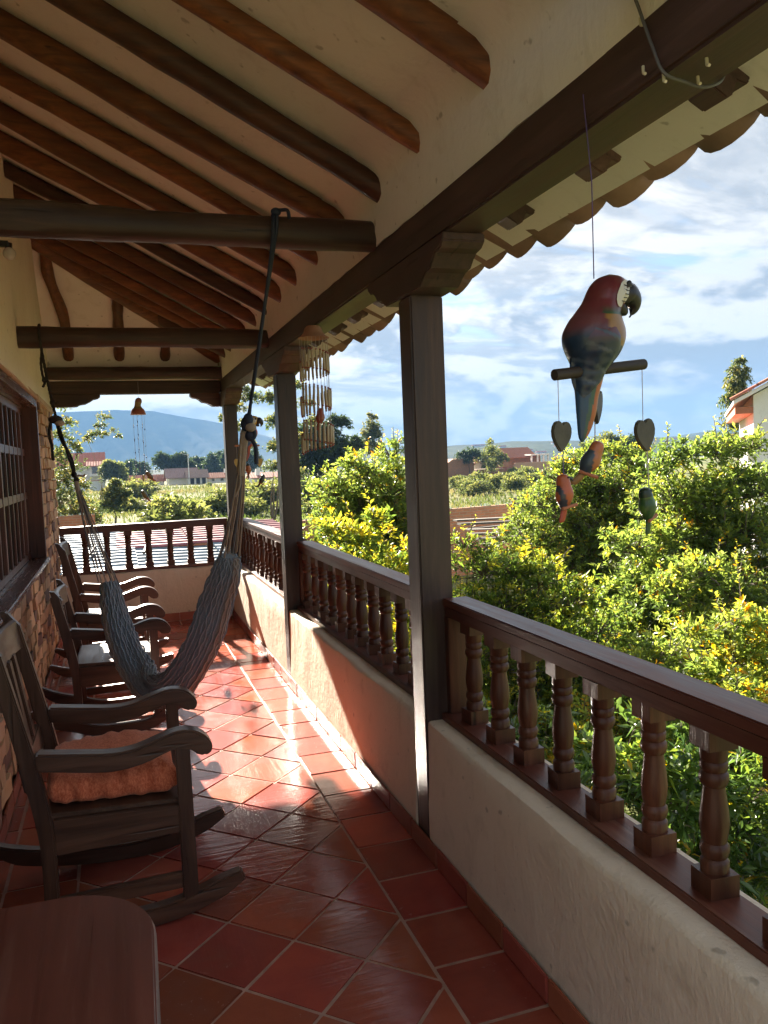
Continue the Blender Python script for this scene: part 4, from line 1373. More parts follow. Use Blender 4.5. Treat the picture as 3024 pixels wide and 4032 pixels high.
g = .0042
FX0, FX1, FY0, FY1 = -.213, .806, .45, 7.872
h = .1825
for m_ in range(-40, 60):
    for k in range(-60, 60):
        cx_ = .269 + (m_ + k) * h
        cy_ = 2.623 + h + (m_ - k) * h
        if cx_ < FX0 - h or cx_ > FX1 + h or cy_ < FY0 - h or cy_ > FY1 + h:
            continue
        q = h - g
        poly = [(cx_, cy_ - q), (cx_ + q, cy_), (cx_, cy_ + q), (cx_ - q, cy_)]
        cl = clip(poly, FX0 + g * .7, FX1 - g * .7, FY0, FY1 - g * .7)
        if cl:
            full = len(cl) == 4 and max(abs(a[0] - b[0]) + abs(a[1] - b[1]) for a, b in zip(cl, poly)) < 1e-6
            put_tile(cl, tile_a if rt.random() < .75 else tile_b, 'diamond' if full else None)
for k in range(-9, 19):                       # border along the parapet
    y0 = 2.94 + .2645 * k
    y1 = min(y0 + .2645, FY1)
    if y0 < FY0 or y1 - y0 < .03:
        continue
    put_tile([(FX1 + g * .7, y0 + .004), (1.040, y0 + .004), (1.040, y1 - .004), (FX1 + g * .7, y1 - .004)], tile_a, 'b%.3f' % (y1 - y0))
for k in range(-9, 19):                       # border along the house wall with its narrow strip
    y0 = 2.86 + .2645 * k
    y1 = min(y0 + .2645, FY1)
    if y0 < FY0 or y1 - y0 < .03:
        continue
    put_tile([(-.458, y0 + .004), (FX0 - g * .7, y0 + .004), (FX0 - g * .7, y1 - .004), (-.458, y1 - .004)], tile_a, 'c%.3f' % (y1 - y0))
    put_tile([(-.514, y0 + .004), (-.468, y0 + .004), (-.468, y1 - .004), (-.514, y1 - .004)], tile_a, 'd%.3f' % (y1 - y0))
for k in range(6):                            # border along the end parapet
    x0 = -.514 + .2605 * k
    put_tile([(x0 + .004, FY1 + .004), (min(x0 + .2565, 1.040), FY1 + .004), (min(x0 + .2565, 1.040), YE - .012), (x0 + .004, YE - .012)], tile_b, 'e%d' % (k == 5))
near = MB().box((XL, YB, -.02), (XR, FY0 - .004, -.001)).build('floor_near', tile_a, floor)

# ---------------------------------------------------------------- parapet walls
def wavy_wall(name, axis, a0, a1, face, back, z0, z1, mat, parent, seed, lip=.0):
    """low plastered wall with an uneven hand-made face and softened top edge"""
    rq = np.random.default_rng(seed)
    na, nz = max(6, int((a1 - a0) / .12)), 8
    prof = []
    for i in range(nz + 1):
        prof.append((0.0, z0 + (z1 - .018 - z0) * i / nz))
    sgn = 1 if back > face else -1
    prof += [(.004 * sgn, z1 - .007), (.016 * sgn, z1), (back - face - .004 * sgn, z1), (back - face, z1 - .01), (back - face, z0)]
    V_, F_ = [], []
    m_ = len(prof)
    for j in range(na + 1):
        u = a0 + (a1 - a0) * j / na
        for i, (dx, z) in enumerate(prof):
            wob = .005 * math.sin(u * 2.3 + seed) * math.sin(z * 7 + seed) + rq.normal() * .0012
            edge = .003 * math.sin(u * 9 + seed * 2) + rq.normal() * .0016 if nz - 1 < i < nz + 3 else 0
            x = face + dx - (wob if i <= nz + 1 else 0) * sgn
            V_.append((x, u, z + edge) if axis == 'Y' else (u, x, z + edge))
    for j in range(na):
        for i in range(m_):
            i2 = (i + 1) % m_
            F_.append((j * m_ + i, j * m_ + i2, (j + 1) * m_ + i2, (j + 1) * m_ + i))
    F_.append(tuple(range(m_)))
    F_.append(tuple(na * m_ + i for i in range(m_ - 1, -1, -1)))
    return MB().add(V_, F_).build(name, mat, parent, smooth=True)


segs = [(YB, COLS[0][0] - .004, 'cream plastered parapet wall below the nearest railing'), (COLS[0][1] + .010, COLS[1][0] - .004, 'cream plastered parapet wall below the middle railing, half in sunlight'), (COLS[1][1] + .008, YE + .15, 'sunlit plastered parapet wall running into the far corner')]
SKT = None
for si, (y0, y1, lab) in enumerate(segs):
    o_ = wavy_wall('parapet_wall', 'Y', y0, y1, XR, 1.262, -.28, ZP, plaster_parapet, None, si + 1)
    tag(o_, lab, 'wall')
    segs[si] = (y0, y1, o_)
endp = tag(wavy_wall('parapet_wall', 'X', XL + .002, XR - .008, YE, YE + .15, -.28, ZP - .004, plaster_parapet, None, 9), 'cream end parapet wall below the far railing', 'wall')
# skirting tiles on the parapets
sk = MB().box((-.0, 0, .002), (.010, .2585, .079)).build('skirting_tile', skirt_clay, endp, bevel=.003, local=True)
sk.location = (0, 0, 0)
first = True
for k in range(-9, 20):
    y0 = 2.941 + .2645 * k
    y1 = y0 + .2605
    if y1 > YE - .002:
        break
    par = segs[0][2] if y1 < COLS[0][0] + .1 else segs[1][2] if y1 < COLS[1][0] + .1 else segs[2][2]
    o_ = inst(sk, par, (XR - .0145 + rt.uniform(-.001, .001), y0, 0))
    o_.rotation_euler = (0, rt.gauss(0, .01), rt.gauss(0, .003))
for k in range(6):
    x0 = XL + .012 + .2605 * k
    tgt = sk if k == 0 else inst(sk, endp)
    tgt.location = (x0 + (.0 if k < 5 else -.02), YE - .014, 0)
    tgt.rotation_euler = (0, 0, R(-90))
    tgt.location.y += .010
    tgt.rotation_euler = (0, 0, R(-90))
    tgt.location.x = min(x0, 1.035 - .2585)

# ---------------------------------------------------------------- railings
def baluster_mesh(mat):
    mb = MB()
    mb.box((-.036, -.036, .546), (.036, .036, .594))
    mb.box((-.036, -.036, .866), (.036, .036, .908))
    z0 = .594
    prof = [(.031, 0), (.0315, .022), (.029, .026), (.0255, .030), (.029, .036), (.0325, .047), (.031, .058), (.026, .064), (.028, .072), (.0315, .092), (.0325, .108), (.0305, .132), (.027, .158), (.0245, .178), (.0240, .186), (.0285, .191), (.0325, .202), (.0315, .213), (.0265, .219), (.030, .225), (.0305, .238), (.0275, .242), (.030, .247), (.0305, .272)]
    mb.lathe(prof, (0, 0, z0), 14)
    return mb.build('baluster', mat, None, smooth=True, bevel=0, local=True)


bal_proto = baluster_mesh(rail_z)
bal_used = [False]


def put_bal(parent, loc):
    if not bal_used[0]:
        bal_used[0] = True
        bal_proto.parent = parent
        o_ = bal_proto
    else:
        o_ = inst(bal_proto, parent)
    o_.location = Vector(loc) - wloc(parent)
    o_.rotation_euler = (rt.gauss(0, .004), rt.gauss(0, .006), rt.gauss(0, .06))
    k_ = rt.uniform(.96, 1.04)
    o_.scale = (k_, k_, 1)


def railing(label, y0, y1, balys, xs_=(1.128, 1.222)):
    e = empty('railing', (1.17, (y0 + y1) / 2, ZP), label, 'railing', 'turned wooden railings of the balcony')
    MB().box((1.126, y0, .948), (1.226, y1, .976)).build('top_rail', rail_y, e, bevel=.004)
    MB().box((1.134, y0, .9075), (1.206, y1, .9475)).build('under_rail', rail_y, e, bevel=.003)
    MB().box((1.108, y0, .519), (1.212, y1, .5462)).build('bottom_rail', rail_y, e, bevel=.003)
    for y in (y0, y1 - .034):
        if y > .5:
            MB().box((1.132, y, .5468), (1.204, y + .034, .907)).build('end_post', rail_z, e, bevel=.002)
    for y in balys:
        put_bal(e, (1.170, y, 0))
    return e


railing('nearest railing with large turned balusters, right of the wide dark post', YB, COLS[0][0] - .002, [2.617 - .2055 * k for k in range(0, 17)])
railing('middle railing of turned balusters between the wide post and the second post', COLS[0][1] + .002, COLS[1][0] - .002, [5.165 - .2 * k for k in range(0, 12)])
railing('far sunlit reddish railing between the second post and the corner post', COLS[1][1] + .002, COLS[2][0] - .002, [7.88 - .2 * k for k in range(0, 13)])
e = empty('railing', (.26, YE + .07, ZP), 'end railing across the far opening, dark against tin roofs', 'railing', 'turned wooden railings of the balcony')
xa, xb = XL + .004, XR - .002
MB().box((xa, 8.146, .948), (xb, 8.246, .976)).build('top_rail', rail_x, e, bevel=.004)
MB().box((xa, 8.156, .9075), (xb, 8.236, .9475)).build('under_rail', rail_x, e, bevel=.003)
MB().box((xa, 8.136, .515), (xb, 8.246, .5462)).build('bottom_rail', rail_x, e, bevel=.003)
for x in (xa, xb - .034):
    MB().box((x, 8.160, .5468), (x + .034, 8.232, .907)).build('end_post', rail_z, e, bevel=.002)
for k in range(8):
    put_bal(e, (-.302 + .1945 * k - (.1945 if k > 90 else 0), 8.196, 0))

# ---------------------------------------------------------------- posts with carved brackets
def bracket_poly(a0, a1, z0, z1, steps):
    return steps


clabs = ['wide dark wooden post nearest the viewer, reaching down into the parapet', 'second dark wooden post with the tube chime hanging beside it', 'corner post with reddish sunlit side at the far end']
for ci, (y0, y1) in enumerate(COLS):
    o_ = MB().box((XR - .002, y0, -.2), (1.172, y1, 2.085)).build('post', wood_post, None, bevel=.006, origin=(1.109, (y0 + y1) / 2, 0))
    tag(o_, clabs[ci], 'post', 'wooden posts of the balcony')
    yc = (y0 + y1) / 2
    prof = [(.40, 2.2165), (.40, 2.19), (.375, 2.172), (.335, 2.166), (.31, 2.150), (.285, 2.128), (.245, 2.122), (.215, 2.108), (.185, 2.088), (.062, 2.0855)]
    if ci < 2:
        poly = [(yc + a, z) for a, z in prof] + [(yc - a, z) for a, z in prof[::-1]]
    else:
        poly = [(YE + .12, 2.2165), (YE + .12, 2.0855)] + [(yc - a, z) for a, z in prof[::-1]]
    MB().prism(poly, 'X', XR - .012, 1.184).build('bracket', wood_y, o_, bevel=.004)
    if ci == 2:
        px = [(XR - .013 - a + .062, z) for a, z in prof]
        poly = [(XR - .013, 2.2165)] + [(q[0] + .05, q[1]) for q in px[:-1]] + [(XR - .013, 2.0855)]
        MB().prism(poly, 'Y', YE + .01, YE + .13).build('bracket', rail_x, o_, bevel=.004)

# ---------------------------------------------------------------- beams
o_ = MB().box((XR, YR, ZBB), (1.182, YE + .14, ZBT)).build('eave_beam', wood_y, None, bevel=.008)
tag(o_, 'long dark squared beam over the posts along the eave', 'beam')
for (x, y, z) in [(1.086, 1.275, 2.213), (1.05, 1.352, 2.214), (1.041, 1.408, 2.345), (1.041, 1.402, 2.25), (1.12, 1.34, 2.212)]:
    MB().tube([(x, y, z + .006), (x - .002, y - .004, z - .010), (x - .004, y - .012, z - .014)], .0032, 6).build('clip', hook_cream, o_, smooth=True)
eb = MB().box((XL - .05, YE + .006, 2.2185), (XR - .003, YE + .138, 2.338)).build('end_beam', wood_x, None, bevel=.008)
tag(eb, 'dark squared beam across the far opening', 'beam')
prof = [(.44, 2.2175), (.44, 2.196), (.415, 2.178), (.375, 2.170), (.345, 2.150), (.30, 2.128), (.245, 2.120), (.235, 2.108), (.205, 2.104), (.0, 2.102)]
MB().prism([(XL + a, z) for a, z in prof] + [(XL, 2.2175)], 'Y', YE + .01, YE + .134).build('bracket', wood_x, eb, bevel=.004)
ties = [((1.30, 2.415), .060, .060, 'thick dark tie beam cut by the top edge of the photo, with grey cable'), ((3.17, 2.395), .064, .058, 'nearest full width tie beam, scuffed where the navy hammock rope passes'), ((5.56, 2.352), .066, .063, 'second tie beam, carrying the dark rope end of the hammock'), ((8.02, 2.399), .060, .060, 'farthest tie beam lying just above the end opening')]
for i, ((y, z), r0, r1, lab) in enumerate(ties):
    mb = rough_log((XL - .12, y, z + (.0 if i != 1 else .003)), (XR + (.06 if i < 3 else -.004), y, z), r0, r1, 14, 18, .004, 100 + i)
    # log squared a little on its faces
    mb.v = [(a, y + max(-.052, min(.052, b - y)), c_) for a, b, c_ in mb.v]
    o_ = mb.build('tie_beam', wood_x, None, smooth=True, origin=((XL + XR) / 2, y, z))
    tag(o_, lab, 'beam', 'tie beams under the sloping ceiling')
pts = spline([(.82, 1.30, 2.474), (.95, 1.365, 2.455), (1.02, 1.392, 2.373), (1.032, 1.385, 2.329), (1.036, 1.366, 2.276), (1.041, 1.34, 2.216), (1.09, 1.345, 2.207), (1.13, 1.342, 2.199), (1.16, 1.339, 2.206), (1.188, 1.346, 2.229), (1.21, 1.35, 2.30)], 5)
o_ = MB().tube(pts, .0034, 8).build('cable', cable_grey, None, smooth=True, origin=(1.0, 1.36, 2.4))
tag(o_, 'grey electric cable looping under the beam at the top right', 'cable')

# ---------------------------------------------------------------- ceiling
def slab(poly, nrm, th):
    n_ = Vector(nrm).normalized() * th
    a = [Vector(q) for q in poly]
    b = [q + n_ for q in a]
    k_ = len(a)
    return [tuple(q) for q in a + b], [tuple(range(k_)), tuple(range(2 * k_ - 1, k_ - 1, -1))] + [(i, i + k_, (i + 1) % k_ + k_, (i + 1) % k_) for i in range(k_)]


def zroof(x):
    return ZC + SL * (XR - x)


HY = 7.0                                    # hip meets the house wall here
XO = XL - .12
yh = lambda x: HY + (x - XL) * (YE - HY) / (XR - XL)
zend = lambda y: ZC + (zroof(XL) - ZC) * (YE - y) / (YE - HY)
mb = MB()
mb.add(*slab([(XR + .06, YR, zroof(XR + .06)), (XR + .06, yh(XR + .06), zroof(XR + .06)), (XO, yh(XO), zroof(XO)), (XO, YR, zroof(XO))], (SL, 0, 1), .09))
ceiling = mb.build('ceiling', plaster_ceiling, None)
tag(ceiling, kind='structure')
mb = MB()
mb.add(*slab([(XR + .06, YE + .05, zend(YE + .05)), (XO, YE + .05, zend(YE + .05)), (XO, yh(XO), zroof(XO))], (0, .72, 1), .09))
mb.build('hip_slope', plaster_ceiling, ceiling)
# plaster band between the beam and the slope, hand smoothed
na = 70
V_, F_ = [], []
prof = [(XR + .003, 2.347), (XR - .004, 2.40), (XR - .006, 2.46), (XR - .008, 2.52), (XR - .020, 2.575), (XR - .055, 2.62), (XR - .11, 2.648)]
rq = np.random.default_rng(5)
for j in range(na + 1):
    y = YR + (YE - .0 - YR) * j / na
    for i, (x, z) in enumerate(prof):
        V_.append((x + .003 * math.sin(y * 3 + i) + rq.normal() * .001, y, z + (rq.normal() * .003 if i == 0 else 0)))
    V_.append((XR + .10, y, 2.70))
    V_.append((XR + .10, y, 2.356))
m_ = len(prof) + 2
for j in range(na):
    for i in range(m_):
        i2 = (i + 1) % m_
        F_.append((j * m_ + i, j * m_ + i2, (j + 1) * m_ + i2, (j + 1) * m_ + i))
MB().add(V_, F_).build('cove', plaster_ceiling, ceiling, smooth=True)
V_, F_ = [], []
prof = [(YE + .004, 2.341), (YE - .004, 2.42), (YE - .006, 2.50), (YE - .012, 2.57), (YE - .04, 2.622), (YE - .08, 2.655)]
for j in range(21):
    x = XL - .1 + (XR - .02 - XL + .1) * j / 20
    for i, (y, z) in enumerate(prof):
        V_.append((x, y + .003 * math.sin(x * 6 + i) + rq.normal() * .001, z))
    V_.append((x, YE + .12, 2.68))
    V_.append((x, YE + .12, 2.342))
m_ = len(prof) + 2
for j in range(20):
    for i in range(m_):
        i2 = (i + 1) % m_
        F_.append((j * m_ + i, j * m_ + i2, (j + 1) * m_ + i2, (j + 1) * m_ + i))
MB().add(V_, F_).build('end_cove', plaster_ceiling, ceiling, smooth=True)

# ---------------------------------------------------------------- rafters
ry = [1.60, 2.10, 2.61, 3.06, 3.55, 4.07, 4.57, 5.01, 5.52, 5.95, 6.41, 6.88, 7.25, 7.69]
rz = {2.10: .05, 2.61: .045, 1.60: .05}
rlabs = {1.60: 'rafter end peeking at the very top edge of the photo', 2.10: 'short seen rafter near the top, second from the top right', 2.61: 'brown rafter just above the darkest rafter',
         3.06: 'darkest rafter, its blunt end just above the nearest tie beam', 3.55: 'rafter whose lower end hides behind the nearest tie beam', 4.07: 'first rafter end showing below the nearest tie beam'}
tail_proto = None
for i, y in enumerate(ry):
    r_ = .047 + .006 * math.sin(i * 2.1)
    zb = rz.get(y, 0)
    xs0 = XL - .06 if y < 6.95 else (y - HY) / (YE - HY) * (XR - XL) + XL
    x1 = XR + .03
    dz = -.052 + zb * .3
    p0 = (xs0, y + .02 * math.sin(i * 3.7), zroof(xs0) + dz)
    p1 = (x1, y, zroof(x1) + dz + .005 * math.sin(i))
    mb = rough_log(p0, p1, r_ * 1.05, r_, 10, 16, .008, 200 + i)
    idx = ry.index(y) - 4
    lab = rlabs.get(y) or (f'round rafter, {ORD[max(0, idx - 1)]} rafter end below the nearest tie beam counting away from the viewer')
    o_ = mb.build('rafter', rafter_dark if y in (3.06,) or i % 5 == 3 else rafter_wood, None, smooth=True, origin=((p0[0] + p1[0]) / 2, y, (p0[2] + p1[2]) / 2))
    tag(o_, lab, 'rafter', 'round rafters of the sloping ceiling')
    # carved tail under the eave
    a0, a1 = 1.185, 1.452
    f_ = lambda x: zroof(x) - .052
    poly = [(a0, f_(a0) + .06), (a0, f_(a0) - .03), (1.30, f_(1.30) - .060), (1.345, f_(1.345) - .078), (1.385, f_(1.385) - .078), (1.405, f_(1.405) - .055), (1.412, f_(1.412) - .022), (1.44, f_(1.44) - .014), (a1, f_(a1) + .004), (a1, f_(a1) + .05)]
    if y > .3:
        if tail_proto is None:
            tail_proto = MB().prism([(a - 1.185, z - 2.5) for a, z in poly], 'Y', -.042, .042).build('tail', wood_y, o_, bevel=.004, local=True)
            t_ = tail_proto
        else:
            t_ = inst(tail_proto, o_)
        t_.location = Vector((1.185, y, 2.5)) - wloc(o_)
p0, p1 = (XL - .03, HY - .02, zroof(XL - .03) - .075), (XR - .01, YE - .03, ZC - .052)
o_ = rough_log(p0, p1, .062, .056, 12, 18, .014, 300).build('hip_rafter', hip_wood, None, smooth=True, origin=((p0[0] + p1[0]) / 2, (p0[1] + p1[1]) / 2, (p0[2] + p1[2]) / 2))
tag(o_, 'lighter crooked diagonal rafter running into the far right corner', 'rafter')
for i, (xa_, xb_, lab) in enumerate([(-.338, -.42, 'crooked orange rafter against the house wall at the far end'), (.111, .115, 'short straight rafter in the middle of the far hip'), (.529, .53, 'shortest rafter stub at the far end, left of the diagonal rafter')]):
    yb_ = min(yh(xb_), YE)
    pts = spline([(xa_, YE + .0, zend(YE) - .045), ((xa_ * .6 + xb_ * .4) + (.03 if i == 0 else 0), YE - (YE - yb_) * .4, zend(YE - (YE - yb_) * .4) - .05), ((xa_ * .25 + xb_ * .75) - (.02 if i == 0 else 0), YE - (YE - yb_) * .75, zend(YE - (YE - yb_) * .75) - .05), (xb_, yb_ + .02, zend(yb_ + .02) - .05)], 5)
    o_ = MB().tube(pts, [.046 + .004 * math.sin(k * 1.3) for k in range(len(pts))], 10).build('end_rafter', end_rafter_wood, None, smooth=True, origin=pts[len(pts) // 2])
    tag(o_, lab, 'rafter')

# ---------------------------------------------------------------- eaves with clay tiles
eave = empty('tiled_eave', (1.4, 3, 2.4), 'overhanging eave of scalloped clay roof tiles with white soffit', 'roof')
mb = MB()
mb.add(*slab([(1.182, YR, zroof(1.182) - .044), (1.525, YR, zroof(1.525) - .044), (1.525, YE + .44, zroof(1.525) - .044), (1.182, YE + .139, zroof(1.182) - .044)], (SL, 0, 1), .03))
mb.build('soffit', plaster_soffit, eave)
SE = SL
ze = lambda y: ZC - SE * (y - YE)
mb = MB()
ye0, ye1 = YE + .1385, YE + .40
mb.add(*slab([(-1.3, ye0, ze(ye0) - .036), (1.182, ye0, ze(ye0) - .036), (1.50, ye1 + .04, ze(ye1) - .036), (-1.3, ye1 + .04, ze(ye1) - .036)], (0, SE, 1), .03))
mb.build('soffit', plaster_soffit, eave)
# outer roof over the plaster so that no light leaks
mb = MB()
mb.add(*slab([(1.50, YR, zroof(1.50) + .06), (1.50, YE + .40, zroof(1.50) + .06), (XO - .5, yh(XO - .5), zroof(XO - .5) + .20), (XO - .5, YR, zroof(XO - .5) + .20)], (SL, 0, 1), .03))
mb.add(*slab([(1.50, YE + .42, ze(YE + .42) + .08), (-1.6, YE + .42, ze(YE + .42) + .08), (-1.6, YE + .1, ze(YE + .1) + .12), (1.17, YE + .1, ze(YE + .1) + .12)], (0, SE, 1), .03))
mb.add(*slab([(1.17, YE + .1, zend(YE + .1) + .15), (-1.6, YE + .1, zend(YE + .1) + .15), (-1.6, yh(XL) - .1, zend(yh(XL) - .1) + .16), (XL, yh(XL) - .1, zend(yh(XL) - .1) + .16)], (0, .72, 1), .03))
mb.build('roof_deck', roof_clay, eave)


def barrel(up):
    mb = MB()
    n_ = 8
    V_, F_ = [], []
    for j, (y, r_) in enumerate([(0, .104), (.20, .098), (.42, .092)]):
        for rr_ in (r_, r_ - .014):
            for k in range(n_ + 1):
                a = math.pi * k / n_
                V_.append((y, math.cos(a) * rr_ * (1 if up else 1.06), math.sin(a) * rr_ * (.78 if up else -.66)))
    w_ = n_ + 1
    for j in range(2):
        for k in range(n_):
            a = j * 2 * w_ + k
            b = a + 2 * w_
            F_.append((a, a + 1, b + 1, b))
            F_.append((a + w_, b + w_, b + w_ + 1, a + w_ + 1))
    for j in (0, 2):
        for k in range(n_):
            a = j * 2 * w_ + k
            F_.append((a, a + w_, a + w_ + 1, a + 1))
    for j in range(2):
        for k in (0, n_):
            a = j * 2 * w_ + k
            F_.append((a, a + 2 * w_, a + 3 * w_, a + w_))
    return mb.add(V_, F_).build('tile', roof_clay, eave, smooth=True, local=True)


canal, cover = barrel(False), barrel(True)
sl_ang = math.atan(SL)
uc = uv_ = False
k = 0
y = YR + .12
while y < YE + .50:
    for pr, dy, dz, x in ((canal, 0, .030, 1.615), (cover, .112, .055, 1.612)):
        xx = x + rt.uniform(-.03, .022)
        loc = Vector((xx, y + dy + rt.uniform(-.006, .006), zroof(xx) + dz)) - Vector(eave.location)
        if (pr is canal and not uc) or (pr is cover and not uv_):
            o_ = pr
            uc = uc or pr is canal
            uv_ = uv_ or pr is cover
        else:
            o_ = inst(pr, eave)
        o_.location = loc
        o_.rotation_euler = (rt.gauss(0, .07), -sl_ang + rt.gauss(0, .02), R(180) + rt.gauss(0, .05))
    y += .2245
se_ang = math.atan(SE)
x = -1.2
while x < 1.5:
    for pr, dx, dz, yy in ((canal, 0, .034, YE + .50), (cover, .112, .055, YE + .51)):
        o_ = inst(pr, eave)
        y_ = yy + rt.uniform(-.012, .012)
        o_.location = Vector((x + dx, y_, ze(y_) + dz)) - Vector(eave.location)
        o_.rotation_euler = (Matrix.Rotation(R(-90), 3, 'Z') @ Matrix.Rotation(-se_ang, 3, 'Y')).to_euler()
    x += .2245

# ---------------------------------------------------------------- house wall with bricks and window
hw = empty('house_wall', (XL, 5, 0), 'house wall on the left, rough brick below and beside the window, cream plaster above', 'wall')
WY0, WY1, WZ0, WZ1 = 1.2, 6.648, .862, 2.045        # window opening
XB = XL - .035                                      # mortar face behind the bricks
YW = 8.29                                           # far end of the wall
mb = MB()
mb.box((XB - .25, HY0, -.28), (XB, YW - .01, WZ0 - .035))
mb.box((XB - .25, WY1 + .03, WZ0 - .035), (XB, YW - .01, 2.07))
mb.box((XB - .25, HY0, WZ0 - .035), (XB, WY0, 2.07))
mb.build('mortar_bed', mortar, hw)
# plaster above, slightly bulging
V_, F_ = [], []
na, nz = 60, 12
rq = np.random.default_rng(8)
for j in range(na + 1):
    y = HY0 + (YW - HY0) * j / na
    for i in range(nz + 1):
        z = 2.062 + (3.75 - 2.062) * i / nz
        bul = .010 * math.sin(y * 1.7 + z) * math.sin(z * 2.3) + .012 * math.exp(-((y - 6.9) / .25) ** 2) * (z - 2.0)
        V_.append((XL - .004 + bul + (0.012 if i == 0 else 0), y, z))
for j in range(na):
    for i in range(nz):
        a = j * (nz + 1) + i
        F_.append((a, a + nz + 1, a + nz + 2, a + 1))
b0 = len(V_)
V_ += [(XL - .26, HY0, 2.062), (XL - .26, YW, 2.062), (XL - .26, YW, 3.75), (XL - .26, HY0, 3.75)]
F_ += [(b0, b0 + 1, b0 + 2, b0 + 3), tuple([na * (nz + 1) + i for i in range(nz + 1)] + [b0 + 2, b0 + 1]), tuple([j * (nz + 1) for j in range(na + 1)] + [b0 + 1, b0])]
MB().add(V_, F_).build('plaster', plaster_wall, hw, smooth=True)
# pinkish plaster edging between window, bricks and plaster
MB().box((XL - .02, WY0 - .1, 2.048), (XL + .010, WY1 + .02, 2.088)).build('edging', flat('pink_plaster', (.50, .33, .24), .85, bumps=.4), hw, bevel=.004)
MB().box((XL - .02, WY1 + .024, 2.046), (XL + .014, YW - .002, 2.096)).build('edging', flat('pink_plaster_pale', (.56, .42, .29), .85, bumps=.4), hw, bevel=.006)
# bricks: three uneven prototypes, copied one by one
protos = []
for k in range(4):
    rq_ = random.Random(40 + k)
    bm = bmesh.new()
    bmesh.ops.create_cube(bm, size=1)
    bmesh.ops.subdivide_edges(bm, edges=[e_ for e_ in bm.edges if abs((e_.verts[0].co - e_.verts[1].co).y) > .5], cuts=2)
    for v_ in bm.verts:
        v_.co.x *= .07
        v_.co.y *= .235
        v_.co.z *= .074
        v_.co += Vector((rq_.gauss(0, .0032), rq_.gauss(0, .004), rq_.gauss(0, .0035)))
    bmesh.ops.recalc_face_normals(bm, faces=bm.faces)
    me = bpy.data.meshes.new('brick')
    bm.to_mesh(me)
    bm.free()
    me.materials.append(brick_a)
    protos.append(me)
nb = 0
rb2 = random.Random(77)
row = 0
z = .088
while z < 2.03:
    zc_ = z + .038
    off_ = (row % 2) * .13 + rb2.uniform(-.02, .02)
    ystart = 1.5 if zc_ < WZ0 - .05 else WY1 + .035
    y = ystart - off_
    while y < YW - .03:
        L_ = rb2.choice([.235, .235, .24, .225, .16, .115])
        y0, y1 = max(y, ystart), min(y + L_, YW)
        if y1 - y0 > .05:
            o_ = bpy.data.objects.new('brick', rb2.choice(protos))
            C.objects.link(o_)
            o_.parent = hw
            o_.location = Vector((XL - .036 + rb2.uniform(-.009, .003), (y0 + y1) / 2, zc_ + rb2.uniform(-.005, .005))) - Vector(hw.location)
            o_.rotation_euler = (rb2.gauss(0, .03), rb2.gauss(0, .05), rb2.gauss(0, .035))
            o_.scale = (1, (y1 - y0) / .235, rb2.uniform(.95, 1.1))
            if rb2.random() < .2:
                o_.material_slots[0].link = 'OBJECT'
                o_.material_slots[0].material = brick_b
            nb += 1
        y += L_ + rb2.uniform(.008, .018)
    z += .0905
    row += 1
print('bricks', nb)
# skirting along the house wall
for k in range(-6, 20):
    y0 = 2.86 + .2645 * k
    if y0 + .26 > YE - .01:
        break
    o_ = inst(sk, hw)
    o_.location = Vector((XL + .001, y0, 0)) - Vector(hw.location)
    o_.rotation_euler = (0, 0, rt.gauss(0, .004))
# sill
MB().box((XL - .25, WY0, WZ0 - .034), (XL + .022, WY1 + .006, WZ0)).build('sill', sill_wood, hw, bevel=.006)
wn = empty('window', (XL - .09, 4.6, WZ0), None, None)
wn.parent = hw
wn.location = Vector((XL - .09, 4.6, WZ0)) - Vector(hw.location)
XF = XL - .092                                       # face of the window frame
MB().box((XL - .25, WY1 - .06, WZ0 + .001), (XL + .001, WY1, WZ1)).build('jamb', window_wood, wn, bevel=.003)
MB().box((XL - .25, WY0, WZ1 - .055), (XL + .002, WY1 - .062, WZ1)).build('lintel', sill_wood, wn, bevel=.003)
MB().box((XL - .25, WY0, WZ0 + .001), (XL - .001, WY0 + .06, WZ1 - .056)).build('jamb', window_wood, wn, bevel=.003)
MB().box((XF - .07, WY0 + .061, WZ0 + .002), (XF - .012, WY1 - .062, WZ0 + .05)).build('frame', window_wood, wn, bevel=.003)
MB().box((XF - .07, WY0 + .061, WZ1 - .11), (XF - .012, WY1 - .062, WZ1 - .056)).build('frame', window_wood, wn, bevel=.003)
for y in (6.33, 5.16, 4.0, 2.8):
    MB().box((XF - .075, y - .026, WZ0 + .0505), (XF - .002, y + .03, WZ1 - .111)).build('stile', window_wood, wn, bevel=.004)
MB().box((XF - .07, WY1 - .105, WZ0 + .0505), (XF - .02, WY1 - .063, WZ1 - .111)).build('stile', window_wood, wn, bevel=.003)
for zz in (1.335, 1.655):
    MB().box((XF - .0185, WY0 + .062, zz - .026), (XF - .006, WY1 - .106, zz + .026)).build('transom', window_wood, wn, bevel=.003)
bar = MB().box((XF - .0192, -.017, WZ0 + .0505), (XF - .004, .017, WZ1 - .111)).build('bar', window_wood, wn, bevel=.004, local=True)
by = [6.10, 5.87, 5.64, 5.41, 4.93, 4.7, 4.47, 4.24, 3.75, 3.5, 3.25]
for i, y in enumerate(by):
    o_ = bar if i == 0 else inst(bar, wn)
    o_.location = Vector((0, y, 0)) - wloc(wn)
MB().box((XF - .026, WY0 + .063, WZ0 + .0505), (XF - .0202, WY1 - .107, WZ1 - .111)).build('pane', glass, wn)
MB().box((XB - .27, HY0, -.28), (XB - .255, YW - .02, 3.7)).build('unlit_room_sheet', dark_in, hw)  # near-black sheet standing in for the unlit room behind the window
